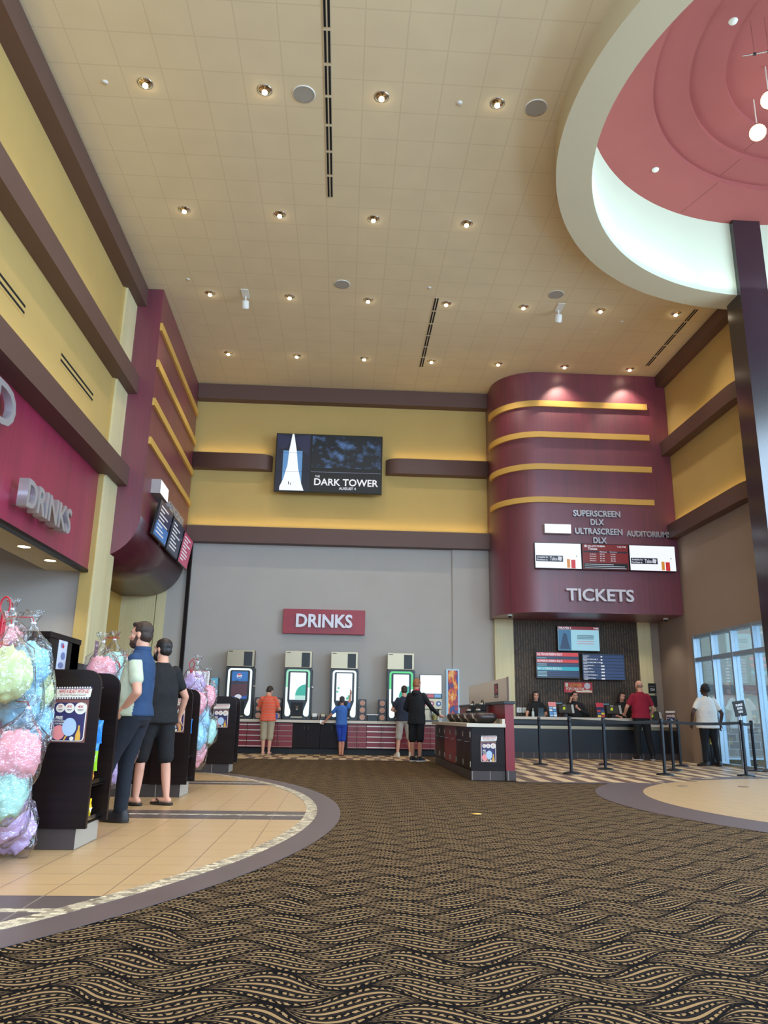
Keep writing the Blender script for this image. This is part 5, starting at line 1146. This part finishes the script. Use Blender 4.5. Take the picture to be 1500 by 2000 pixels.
def belt(a, b, lab):
    p, q = Vector((a[0], a[1], 0)), Vector((b[0], b[1], 0)); d = (q - p).normalized(); p += d * .04; q -= d * .04; w = Vector((-d.y, d.x, 0)) * .002; mb = MB()
    N = 10
    for k in range(N):
        u, v = p.lerp(q, k / N), p.lerp(q, (k + 1) / N); s0 = -.03 * math.sin(PI * k / N); s1 = -.03 * math.sin(PI * (k + 1) / N)
        mb.prism([u - w + Vector((0, 0, .985 + s0)), v - w + Vector((0, 0, .985 + s1)), v - w + Vector((0, 0, 1.04 + s1)), u - w + Vector((0, 0, 1.04 + s0))], w * 2)
    tag(obj('queue_belt', mb, BELT), lab, 'belt', 'black queue belts')
belt(SP['b'], SP['e'], 'black belt of the front queue row, left of the close posts'); belt(SP['e'], SP['h'], 'black belt running to the post with the sign'); belt(SP['h'], SP['i'], 'short black belt right of the sign post'); belt(SP['c'], SP['f'], 'black belt of the second queue row'); belt(SP['d'], SP['g'], 'black belt of the back queue row behind the man in red'); 
P_ = Panel((7.865, 15.43, 1.125), (1, 0, .16), (-.16, 0, 1), .235, .30)
t = thing('queue_sign', 'tilted black PLEASE ENTER HERE sign on a queue post', 'sign', (7.96, 15.43, 1.07)); mb = MB(); P_.rect(mb, 0, 0, 1, 1, -.01, .01); o = obj('plate', mb, BLKM, t); obj('bracket', MB().cyl((7.96, 15.43, 1.068), (7.96, 15.43, 1.16), .012), CHROME, t)
for i, w_ in enumerate(('PLEASE', 'ENTER', 'HERE')): text('lettering', w_, M('plate_white', (220, 220, 220)), o, P_, (.22, .28, .30)[i], .66 - i * .22, (.80, .74, .70)[i], .80 - i * .22, .011, .002, .03)
# floor bits
tag(obj('floor_disc', MB().lathe([(.0, 0), (.055, 0), (.06, .004), (.0, .006)], (1.51, 8.87, .001), 24, caps=False), M('disc_gold', (224, 178, 84), .5)), 'small yellow disc lying on the patterned carpet', 'disc')
for px, py, lab in ((1333, 1537, 'left'), (1452, 1538, 'right')):
    p = at(px, py, 12.9); tag(obj('floor_outlet', MB().cyl((p.x, 12.9, .006), (p.x, 12.9, .010), .085, n=20), M('outlet_brown', (110, 96, 88), .5)), 'small round brown floor outlet cover in the beige tiles, %s one' % lab, 'floor outlet', 'floor outlet covers')
t = thing('trash_bin', 'black bin with a yellow mark behind the man in white', 'bin', (9.04, 19.3, .009)); obj('bin', MB().lathe([(.14, 0), (.15, .02), (.16, .72), (.15, .75)], (9.06, 19.25, .01), 24), BLK, t); obj('label', MB().box(9.02, 19.085, .5, 9.10, 19.095, .66), M('yellow_label', (226, 200, 60), .5), t)
# ================================================================== people
def limbm(mb, p0, p1, r0, r1, sx=1.0, n=18, side=None, bulge=0):
    "tapered limb with round ends; sx squashes it across 'side'"
    p0 = Vector(p0); p1 = Vector(p1); d = (p1 - p0); L = d.length; d.normalize()
    a = (Vector(side) if side else Vector((1, 0, 0))); a = (a - a.dot(d) * d)
    a = a.normalized() if a.length > 1e-3 else d.orthogonal().normalized(); b = d.cross(a); rs = []
    st = [(-1.0, .02), (-.92, .40), (-.7, .72), (-.35, .94)]
    prof = [(p0 + d * (t * r0), r0 * f) for t, f in st] + [(p0 + d * (L * k / 6), (r0 + (r1 - r0) * k / 6) + bulge * math.sin(PI * k / 6)) for k in range(7)] + [(p1 - d * (t * r1), r1 * f) for t, f in st[::-1]]
    for c, r in prof: rs.append([c + a * (math.cos(t * 2 * PI / n) * r * sx) + b * (math.sin(t * 2 * PI / n) * r) for t in range(n)])
    return mb.rings(rs)
def stack(mb, rows, n=28):
    "torso: rows of (z, half width, half depth, y offset[, x offset])"
    rs = []
    for r in rows:
        z, rx, ry, yo = r[:4]; xo = r[4] if len(r) > 4 else 0
        rs.append([Vector((xo + rx * math.copysign(abs(math.cos(2*PI*t/n)) ** .85, math.cos(2*PI*t/n)), yo + ry * math.copysign(abs(math.sin(2*PI*t/n)) ** .9, math.sin(2*PI*t/n)), z)) for t in range(n)])
    return mb.rings(rs)
def fuse(mb, vox=.010, smooth=3, folds=0, fscale=9, seed=0):
    "join overlapping volumes into one continuous skin"
    me = mb.mesh('f'); o = bpy.data.objects.new('f', me); COL.objects.link(o)
    r = o.modifiers.new('r', 'REMESH'); r.mode = 'VOXEL'; r.voxel_size = vox
    if smooth: q = o.modifiers.new('s', 'SMOOTH'); q.factor = .5; q.iterations = smooth
    dg = bpy.context.evaluated_depsgraph_get(); out = bpy.data.meshes.new_from_object(o.evaluated_get(dg))
    bpy.data.objects.remove(o); bpy.data.meshes.remove(me)
    if folds:
        nr = [v.normal.copy() for v in out.vertices]
        for v, nn in zip(out.vertices, nr):
            p = v.co; k = noise.noise(Vector((p.x * fscale + seed, p.y * fscale, p.z * fscale * .7 - p.x * 3))) + .5 * noise.noise(Vector((p.x * fscale * 2, p.y * fscale * 2 + seed, p.z * fscale * 2.2)))
            v.co = p + nn * (k * folds)
    for p in out.polygons: p.use_smooth = True
    return out
SKIN = dict(l=M('fair_skin', (214, 158, 134), .5, 0, .06, (9, 9, 9), .1), t=M('tan_skin', (190, 130, 104), .5, 0, .06, (9, 9, 9), .1), d=M('deep_skin', (74, 48, 38), .5, 0, .06, (9, 9, 9), .1))

def hand(mb, w, d, side, curl=.35, s=1.0, thumb=None):
    "palm and five fingers from wrist w along d; side = across the palm"
    w = Vector(w); d = Vector(d).normalized(); sd = Vector(side); sd = (sd - sd.dot(d) * d).normalized(); nrm = d.cross(sd)
    c = w + d * (.045 * s); limbm(mb, w + d * .005, w + d * (.082 * s), .026 * s, .030 * s, 1.35, 14, sd)
    for i, (o, L) in enumerate(((-.033, .070), (-.011, .080), (.011, .075), (.032, .058))):
        b = w + d * (.082 * s) + sd * (o * s); k = curl * (1 + .12 * i)
        d1 = (d * math.cos(k * .6) + nrm * math.sin(k * .6) + sd * (o * 2.2)).normalized(); m_ = b + d1 * (L * .55 * s); d2 = (d * math.cos(k * 1.7) + nrm * math.sin(k * 1.7) + sd * (o * 2.2)).normalized(); e = m_ + d2 * (L * .5 * s)
        limbm(mb, b, m_, .0098 * s, .009 * s, 1, 10); limbm(mb, m_, e, .009 * s, .0078 * s, 1, 10)
    tb = w + d * (.028 * s) - sd * (.026 * s); t1 = tb + (d * .5 - sd * .9 + nrm * .3).normalized() * (.04 * s); t2 = t1 + (d * .9 - sd * .4 + nrm * .4).normalized() * (.034 * s)
    limbm(mb, tb, t1, .013 * s, .0105 * s, 1, 10); limbm(mb, t1, t2, .0105 * s, .0085 * s, 1, 10)

def person(label, pos, heading, H, skin='l', shirt=None, legs=None, shoes=None, hair=None, fat=1.0, J={}, head=(0, 0, 0), vox=.011, sleeves=.5, long_sleeves=False, hem=.88, leg_end='long', shirt_face=None, extras=None, hands=(True, True), curl=(.4, .4), hd=None, beard=None, collar=None, seed=1, zbase=.011, lower=True, headbow=0):
    """head = (yaw to the person's left, forward tilt, side tilt).  Local frame: x to the person's right, y forward, z up, made for H = 1.8."""
    S = H / 1.8
    D = dict(neck=(0, -.01, 1.53), sl=(-.160, -.01, 1.440), sr=(.160, -.01, 1.440), el=(-.25, -.04, 1.17), er=(.25, -.04, 1.17), wl=(-.25, .07, .93), wr=(.25, .07, .93),
             hl=(-.095, 0, .94), hr=(.095, 0, .94), kl=(-.105, .01, .51), kr=(.105, .01, .51), al=(-.11, -.03, .09), ar=(.11, -.03, .09), tl=(-.02, 1, 0), tr=(.02, 1, 0), dl=None, dr=None)
    D.update(J)
    V = {k: Vector(v) for k, v in D.items() if v is not None}
    for k in ('sl', 'sr', 'el', 'er', 'wl', 'wr'): V[k].x *= 1 + (fat - 1) * (.25 if k[0] == 's' else .45)
    lean = D.get('lean', 0)
    # head ------------------------------------------------------------
    hc = Vector((0, .022 + headbow * .05, 1.675 - headbow * .03)); yaw, tilt, roll = head
    HR = Matrix.Rotation(yaw, 3, 'Z') @ Matrix.Rotation(-tilt, 3, 'X') @ Matrix.Rotation(roll, 3, 'Y')
    def h(p): return hc + HR @ Vector(p)
    hb = MB(); hb.ell(h((0, -.012, .035)), (.076, .094, .088), 22, 16, rot=HR); hb.ell(h((0, .018, -.03)), (.062, .072, .085), 20, 14, rot=HR); hb.ell(h((0, .052, -.082)), (.036, .034, .028), 14, 10, rot=HR)
    hb.ell(h((0, .068, .035)), (.055, .022, .022), 14, 8, rot=HR); limbm(hb, h((0, .078, .02)), h((0, .103, -.022)), .009, .0145, 1, 10); hb.ell(h((0, .083, -.052)), (.024, .013, .010), 12, 8, rot=HR); hb.ell(h((0, .080, -.064)), (.020, .012, .008), 12, 8, rot=HR)
    for sx in (-1, 1):
        hb.ell(h((sx * .044, .060, -.012)), (.022, .02, .02), 12, 8, rot=HR); hb.ell(h((sx * .077, -.006, -.004)), (.010, .019, .031), 12, 10, rot=HR)
    limbm(hb, V['neck'] + Vector((0, -.012, -.05)), h((0, -.022, -.06)), .062 * (1 + (fat - 1) * .5), .056, 1, 18)
    # torso core
    stack(hb, [(.86, .11, .08, 0), (.95, .158 * fat, .105 * fat, 0), (1.05, .145 * fat, .105 * fat, .01 * fat), (1.2, .150 * fat, .112 * fat, .012 * fat), (1.36, .172, .115, 0), (1.45, .155, .095, -.005), (1.51, .085, .065, -.012), (1.545, .055, .055, -.012)])
    for s_ in 'lr':
        limbm(hb, V['s' + s_], V['e' + s_], .051 * (1 + (fat - 1) * .4), .040, 1, 16, bulge=.003); limbm(hb, V['e' + s_], V['w' + s_], .040, .026, 1, 16, bulge=.003)
        i = 0 if s_ == 'l' else 1
        if hands[i]:
            dv = Vector(D['d' + s_]) if D['d' + s_] else (V['w' + s_] - V['e' + s_]); hand(hb, V['w' + s_], dv, D.get('p' + s_, (0, 1 if s_ == 'l' else 1, 0)), curl[i], 1.0)
        if lower:
            limbm(hb, V['h' + s_], V['k' + s_], .082 * (1 + (fat - 1) * .5), .054, 1, 18, bulge=.004); limbm(hb, V['k' + s_], V['a' + s_], .053, .034, 1, 18, bulge=.008)
            kk = V['k' + s_].lerp(V['a' + s_], .3) + Vector((0, -.018, 0)); hb.ell(kk, (.042, .042, .10), 14, 10)
            tv = Vector(D['t' + s_]).normalized(); f0 = V['a' + s_] + Vector((0, 0, -.045)); limbm(hb, f0 - tv * .03, f0 + tv * .12, .034, .026, 1.15, 14, (tv.y, -tv.x, 0)); hb.ell(f0 + tv * .15 + Vector((0, 0, -.008)), (.040, .040, .020), 14, 8)
    X = Matrix.Translation(Vector((pos[0], pos[1], zbase))) @ Matrix.Rotation(heading, 4, 'Z') @ Matrix.Scale(S, 4)
    def put(name, me, mats, parent=None, lab=None):
        me.transform(X); me.update(); o = obj(name, me, mats, parent, label=lab); return o
    sk = SKIN[skin]; body = put('person', fuse(hb, .0085 if vox < .01 else .0098, 2), sk); tag(body, label, 'person')
    # eyes
    for sx in (-1, 1):
        mb = MB(); mb.ell(h((sx * .033, .071, .012)), (.012, .009, .008), 12, 8, rot=HR); mb.ell(h((sx * .033, .0785, .012)), (.006, .003, .006), 10, 6, 1, rot=HR); put('eye', mb.mesh('eye'), [M('eye_white', (220, 214, 206), .2), M('iris_dark', (40, 26, 20), .2)], body)
        mb = MB(); limbm(mb, h((sx * .016, .087, .034)), h((sx * .052, .074, .038)), .006, .004, 1, 8); 
        if hair: put('eyebrow', mb.mesh('eyebrow'), hair[0], body)
    if hair:
        hm, style = hair; mb = MB()
        if style == 'bald_fringe':
            mb.ell(h((0, -.046, -.012)), (.074, .058, .045), 20, 12, rot=HR)
        else:
            mb.ell(h((0, -.022, .052)), (.084, .100, .088), 24, 16, rot=HR); mb.ell(h((0, -.045, .0)), (.079, .070, .078), 20, 14, rot=HR)
            if style == 'spiky':
                mb.ell(h((0, .045, .108)), (.055, .036, .022), 16, 10, rot=HR)
            if style == 'long':
                for sx in (-1, 1): limbm(mb, h((sx * .070, -.01, .04)), h((sx * .085, -.02, -.15)), .030, .034, 1, 14); limbm(mb, h((sx * .04, -.075, .0)), h((sx * .05, -.08, -.20)), .045, .045, 1, 14)
            if style == 'bun': mb.ell(h((0, -.12, .03)), (.045, .04, .045), 14, 10)
            if style == 'afro': mb.ell(h((0, -.03, .04)), (.104, .112, .112), 22, 16, rot=HR)
        me = fuse(mb, .008, 1, .004 if style not in ('afro',) else .012, 30, seed)
        # keep the face clear
        HI = HR.inverted(); 
        import bmesh as _b
        bm = _b.new(); bm.from_mesh(me); kill = []
        for v in bm.verts:
            q = HI @ (v.co - hc)
            if q.y > .030 and q.z < .078 and abs(q.x) < .066 and style != 'bald_fringe': kill.append(v)
            elif q.y > -.012 and q.z < .02 and style not in ('long', 'afro'): kill.append(v)
            elif style == 'bald_fringe' and q.z > .045: kill.append(v)
        _b.ops.delete(bm, geom=kill, context='VERTS'); bm.to_mesh(me); bm.free()
        put('hair', me, hm, body)
    if beard:
        mb = MB(); mb.ell(h((0, .052, -.078)), (.056, .050, .045), 18, 12, rot=HR); mb.ell(h((0, .088, -.044)), (.028, .012, .008), 12, 8, rot=HR)
        for sx in (-1, 1): limbm(mb, h((sx * .062, .008, .0)), h((sx * .052, .040, -.07)), .014, .02, 1, 12)
        put('beard', fuse(mb, .007, 1, .003, 40, 4), beard, body)
    if shirt:
        sm, slen = shirt; mb = MB(); f = fat
        stack(mb, [(hem, .184 * f, .130 * f, .0), (hem + .02, .190 * f, .136 * f, .004), (1.05, .168 * f, .130 * f, .014 * f), (1.2, .168 * f + .004, .134 * f, .016 * f), (1.36, .186, .134, .002), (1.43, .172, .114, -.004), (1.485, .125, .088, -.012), (1.535, .074, .072, -.012)])
        for s_ in 'lr':
            e = V['s' + s_].lerp(V['e' + s_], slen if slen < 1 else 1)
            limbm(mb, V['s' + s_], e, (.063) * (1 + (fat - 1) * .3), .062 if slen < 1 else .052, 1, 18)
            if slen > 1: limbm(mb, V['e' + s_], V['e' + s_].lerp(V['w' + s_], slen - 1), .052, .037, 1, 18)
        me = fuse(mb, vox, 3, .007, 10, seed)
        if shirt_face:
            for p in me.polygons: p.material_index = shirt_face(p.center, V)
        put('shirt', me, sm, body)
        if collar: mb = MB(); mb.lathe([(.070, -.03), (.078, .0), (.072, .035), (.062, .03)], (0, -.012, 1.535), 24, caps=False); put('collar', mb.mesh('c'), collar, body)
    if legs and lower:
        lm, end = legs; mb = MB(); f = fat
        stack(mb, [(.84, .10, .09, 0), (.90, .158 * f, .112 * f, -.004), (.97, .155 * f, .108 * f, 0), (1.03, .142 * f, .102 * f, .006)])
        for s_ in 'lr':
            if end == 'long': limbm(mb, V['h' + s_], V['k' + s_], .098 * f, .074, 1, 20); limbm(mb, V['k' + s_], V['a' + s_] + Vector((0, .0, .03)), .074, .062, 1, 20)
            else: k = V['k' + s_].lerp(V['a' + s_], end); limbm(mb, V['h' + s_], V['k' + s_], .092 * f, .088, 1, 20); limbm(mb, V['k' + s_], k, .092, .088, 1, 20)
        put('trousers' if end == 'long' else 'shorts', fuse(mb, vox, 3, .008, 8, seed + 3), lm, body)
    if shoes and lower:
        sm_, kind = shoes
        for s_ in 'lr':
            tv = Vector(D['t' + s_]).normalized(); f0 = V['a' + s_] + Vector((0, 0, -.09)); f0.z = max(f0.z, .0); R_ = Matrix(((tv.y, tv.x, 0), (-tv.x, tv.y, 0), (0, 0, 1)))
            def ringy(z, w, l0, l1): return [f0 + R_ @ Vector((w * math.cos(a) * (1 - .12 * math.sin(a)), ((l1 if math.sin(a) > 0 else l0) * math.sin(a)), z)) for a in [2 * PI * k / 24 for k in range(24)]]
            if kind == 'sandal':
                mb = MB().rings([ringy(.0, .05, .09, .20), ringy(.018, .052, .092, .205)]); sh = put('flip_flop', mb.mesh('s'), sm_, body)
                mb = MB().tube([f0 + R_ @ Vector(q) for q in ((-.05, .04, .015), (-.045, .09, .06), (0, .13, .055), (.045, .09, .06), (.05, .04, .015))], .008, 8); put('strap', mb.mesh('s'), sm_, sh)
            else:
                mb = MB().rings([ringy(.02, .050, .088, .195), ringy(.06, .046, .086, .17), ringy(.085, .042, .080, .08), ringy(.11, .043, .062, .05)]); sh = put('shoe', mb.mesh('s'), sm_, body)
                mb = MB().rings([ringy(.0, .053, .092, .205), ringy(.024, .054, .094, .207)]); put('sole', mb.mesh('s'), M('sole_white', (224, 220, 212), .5) if kind == 'white_sole' else M('sole_dark', (40, 34, 32), .5), sh)
    if extras: extras(put, body, h, V)
    return body
K = lambda n, c, r=.85: M(n, c, r, 0, .10, (12, 12, 12), .25)
HBR = K('brown_hair', (52, 36, 28), .6); HDK = K('dark_hair', (26, 18, 16), .5); HGR = K('greying_hair', (150, 118, 100), .7); HRD = K('reddish_hair', (150, 92, 56), .6)
JEAN = K('dark_denim', (17, 24, 38)); POLO = K('pale_polo_knit', (188, 196, 172)); NAVY = K('navy_polo_knit', (34, 62, 100)); BLKC = K('black_cotton', (16, 16, 20)); 

# the man in the polo, facing left, left hand in his pocket
def polo_face(c, V):
    q = c; sl = V['sl']; el = V['el']
    d = (el - sl).normalized(); t = (Vector(q) - sl).dot(d); r = ((Vector(q) - sl) - d * t).length
    if q.x < -.165 and t > .03 and r < .085: return 0
    if q.z > 1.44: return 1
    if q.y < -.045: return 1
    if q.z > 1.28 and q.x < -.13 and -.045 < q.y < .03: return 1
    return 0
person('bearded man in two-tone grey and navy polo and dark jeans, facing left', (-1.97, 7.76), PI / 2 - .12, 1.86, 'l', ([POLO, NAVY], .62), (JEAN, 'long'), (K('dark_shoe_leather', (34, 30, 34), .5), 'plain'), (HBR, 'spiky'), 1.14,
       dict(el=(-.25, -.10, 1.14), wl=(-.165, .045, 1.00), dl=(.12, .45, -.9), pl=(0, 1, .3), er=(.23, .02, 1.15), wr=(.12, .27, 1.0), dr=(-.3, .6, -.45), kl=(-.10, .17, .53), al=(-.11, .30, .09), tl=(.0, 1, 0), kr=(.09, .08, .52), ar=(.09, .09, .09), tr=(.15, 1, 0)),
       head=(0.05, .03, 0), vox=.009, hem=.93, shirt_face=polo_face, beard=K('short_beard', (70, 46, 38), .8), collar=NAVY, seed=2,
       extras=lambda put, b, h, V: (put('belt', MB().rings([[Vector((.172 * math.cos(a), .124 * math.sin(a), z)) for a in [2 * PI * k / 28 for k in range(28)]] for z in (.985, 1.02)]).mesh('b'), K('belt_leather', (40, 34, 30), .5), b)))
# man in black behind him
person('man in black T-shirt, black shorts and flip-flops seen from behind', (-2.11, 9.30), PI / 2 - .80, 1.84, 'l', (BLKC, .62), (BLKC, .02), (K('flipflop_rubber', (44, 38, 32), .7), 'sandal'), (HDK, 'short'), 1.34,
       dict(er=(.29, -.02, 1.16), wr=(.30, .09, .93), el=(-.27, .0, 1.16), wl=(-.2, .16, .95), kr=(.13, -.03, .51), ar=(.15, -.08, .09), tr=(-.45, 1, 0), kl=(-.12, .06, .52), al=(-.13, .08, .09), tl=(-.4, 1, 0)), head=(.45, .02, 0), hem=.86, seed=5, beard=K('dark_beard', (30, 22, 20), .8))
# man in the orange shirt
ORS = None
def striped():
    t = NT('orange_striped_knit'); sx = t.n('ShaderNodeSeparateXYZ'); t.l(t.coord(), sx.inputs[0]); fr = t.math('FRACT', t.math('DIVIDE', sx.outputs[2], .075)); m1 = t.math('LESS_THAN', fr, .18)
    t.base(t.mix(m1, srgb((232, 96, 66)), srgb((196, 128, 110)))); t.b.inputs['Roughness'].default_value = .85; return t.m
person('man in orange striped shirt and khaki shorts filling a cup at the drinks counter', (-1.93, 21.30), -.12, 1.78, 'l', (striped(), .65), (K('khaki_twill', (172, 158, 132)), .18), (K('pale_sandal', (200, 176, 160), .6), 'sandal'), (HBR, 'short'), 1.18,
       dict(el=(-.27, .06, 1.17), wl=(-.16, .26, 1.22), dl=(.3, .5, .2), er=(.27, .06, 1.17), wr=(.12, .27, 1.14), kl=(-.09, .0, .5), kr=(.09, .0, .5), al=(-.08, -.03, .09), ar=(.08, -.03, .09)), head=(-.4, .45, .1), hem=.86, vox=.012, seed=8, headbow=1,
       extras=lambda put, b, h, V: None)
# boy
SKY = K('blue_jersey', (60, 104, 176)); ROY = K('royal_blue_shorts', (26, 62, 158))
def napkin(put, b, h, V):
    w = V['wl']; put('napkin', MB().prism([w + Vector((-.17, .03, -.06)), w + Vector((-.05, .03, -.10)), w + Vector((-.03, .05, .02)), w + Vector((-.16, .05, .05))], (0, .01, 0)).mesh('n'), WPL, b)
person('boy in blue T-shirt and shorts reaching up to the drink machine screen', (.03, 21.30), -.08, 1.52, 't', (SKY, .6), (ROY, .05), (K('dark_sandal', (52, 36, 32), .6), 'sandal'), (K('grey_cap', (66, 62, 64), .8), 'short'), 1.05,
       dict(er=(.22, .12, 1.63), wr=(.25, .20, 1.88), dr=(.05, .3, 1), sr=(.19, .01, 1.47), el=(-.34, .02, 1.22), wl=(-.52, .08, 1.02), dl=(-.7, .1, -.35), kl=(-.02, .03, .5), al=(-.02, -.02, .09), kr=(.07, .0, .5), ar=(.06, -.04, .09)), head=(0, -.1, 0), hem=.92, vox=.012, seed=11, extras=napkin)
# man in navy shirt
person('man in navy T-shirt and light grey shorts at the green-lit drink machine', (1.70, 21.22), .12, 1.82, 'l', (K('navy_cotton', (38, 44, 62)), .6), (K('light_grey_twill', (176, 166, 156)), .06), (K('pale_trainer', (206, 200, 186), .6), 'white_sole'), (HBR, 'short'), 1.2,
       dict(el=(-.28, .08, 1.18), wl=(-.14, .30, 1.14), er=(.28, .05, 1.17), wr=(.16, .26, 1.10), kl=(-.14, .0, .51), kr=(.14, .0, .51), al=(-.17, -.03, .09), ar=(.17, -.03, .09), tl=(-.3, 1, 0), tr=(.25, 1, 0)), head=(-.1, .2, 0), hem=.90, vox=.012, seed=14)
# man in black hoodie
def hood(put, b, h, V):
    mb = MB(); mb.lathe([(.09, -.06), (.115, -.02), (.10, .03), (.075, .05)], (0, -.035, 1.50), 24, caps=False); put('hood', mb.mesh('h'), BLKC, b)
    mb = MB(); mb.lathe([(.066, -.02), (.070, .02), (.064, .045)], (0, -.008, 1.535), 24, caps=False); put('red_shirt_collar', mb.mesh('c'), K('red_cotton', (206, 40, 54)), b)
    w = V['wr']; put('paper_sheet', MB().prism([w + Vector((.0, .08, .02)), w + Vector((.07, .10, .0)), w + Vector((.05, .10, -.20)), w + Vector((-.02, .08, -.18))], (0, .004, 0)).mesh('p'), WPL, b)
person('red-haired man in black hoodie, long black shorts and black trainers by the island', (1.82, 19.0), -.45, 1.90, 't', (BLKC, 1.97), (BLKC, .06), (K('black_trainer', (18, 18, 20), .5), 'white_sole'), (HRD, 'short'), 1.12,
       dict(el=(-.27, .02, 1.16), wl=(-.17, .22, 1.02), er=(.30, .10, 1.18), wr=(.40, .30, 1.02), dr=(.4, .6, -.3), kl=(-.09, .0, .5), kr=(.09, .0, .5), al=(-.08, -.03, .09), ar=(.09, -.03, .09), tl=(.3, 1, 0), tr=(.5, 1, 0)), head=(-.25, .22, 0), hem=.80, vox=.012, seed=17, extras=hood)
# clerks behind the ticket desk, facing the camera
BK = K('black_uniform', (24, 24, 28))
person('dark-haired ticket clerk in black at the left end of the desk', (5.49, 22.02), PI, 1.78, 'l', (BK, .6), None, None, (HDK, 'long'), 1.0, dict(el=(-.27, .06, 1.17), wl=(-.15, .28, 1.13), er=(.30, .10, 1.17), wr=(.34, .28, 1.13)), head=(-.15, .05, 0), hem=.9, vox=.012, seed=20, lower=False, zbase=0)
def phone(put, b, h, V): put('telephone_handset', MB().tube([h((.092, .03, -.07)), h((.105, .0, -.02)), h((.095, -.01, .04))], .013, 8).mesh('p'), BLK, b); mb = MB(); mb.tube([h((-.06, .08, .012)), h((-.03, .092, .018)), h((0, .098, .014)), h((.03, .092, .018)), h((.06, .08, .012))], .003, 6); put('spectacles', mb.mesh('g'), BLK, b)
person('ticket clerk with glasses holding a telephone to her ear', (6.60, 22.02), PI, 1.80, 'l', (BK, 1.8), None, None, (HDK, 'bun'), 1.3, dict(er=(.30, .14, 1.20), wr=(.13, .10, 1.55), dr=(-.2, -.1, 1), el=(-.29, .10, 1.17), wl=(-.02, .24, 1.32), dl=(.5, .1, .4)), head=(.1, .05, 0), hem=.9, vox=.012, seed=23, lower=False, zbase=0, extras=phone, curl=(1.0, 1.2))
person('third ticket clerk, partly hidden by the man in red', (7.96, 22.02), PI, 1.80, 'l', (BK, .6), None, None, (HDK, 'long'), 1.1, dict(el=(-.27, .08, 1.17), wl=(-.18, .28, 1.13), er=(.27, .08, 1.17), wr=(.20, .28, 1.13)), head=(.05, .15, -.2), hem=.9, vox=.012, seed=26, lower=False, zbase=0)
# man in red
person('bald man in crimson polo and black trousers leaning on the ticket desk', (8.08, 20.98), .05, 2.07, 'l', (K('crimson_polo', (152, 22, 48)), .66), (BLKC, 'long'), (K('dark_trainer', (30, 28, 30), .5), 'white_sole'), (HGR, 'bald_fringe'), 1.2,
       dict(el=(-.29, .05, 1.18), wl=(-.27, .24, 1.03), dl=(.1, 1, -.2), er=(.29, .02, 1.17), wr=(.28, .18, .98), kl=(-.12, .0, .51), kr=(.14, .0, .51), al=(-.13, -.03, .09), ar=(.20, -.03, .09), tl=(-.5, 1, 0), tr=(.3, 1, 0)), head=(.1, .12, 0), hem=.93, vox=.013, seed=29, zbase=.02)
# man in white
person('man in white T-shirt and black trousers standing by the window wall', (8.88, 18.82), .10, 1.90, 'd', (K('white_cotton', (232, 224, 214)), .6), (BLKC, 'long'), (K('black_shoe', (18, 18, 18), .4), 'plain'), (HDK, 'afro'), 1.38,
       dict(el=(-.31, -.02, 1.16), wl=(-.30, .08, .92), er=(.31, -.02, 1.16), wr=(.30, .06, .92), kl=(-.12, .0, .5), kr=(.13, .0, .5), al=(-.14, -.03, .09), ar=(.17, -.03, .09), tl=(-.7, .6, 0), tr=(.2, 1, 0)), head=(.5, .0, 0), hem=.82, vox=.013, seed=32, zbase=.012)
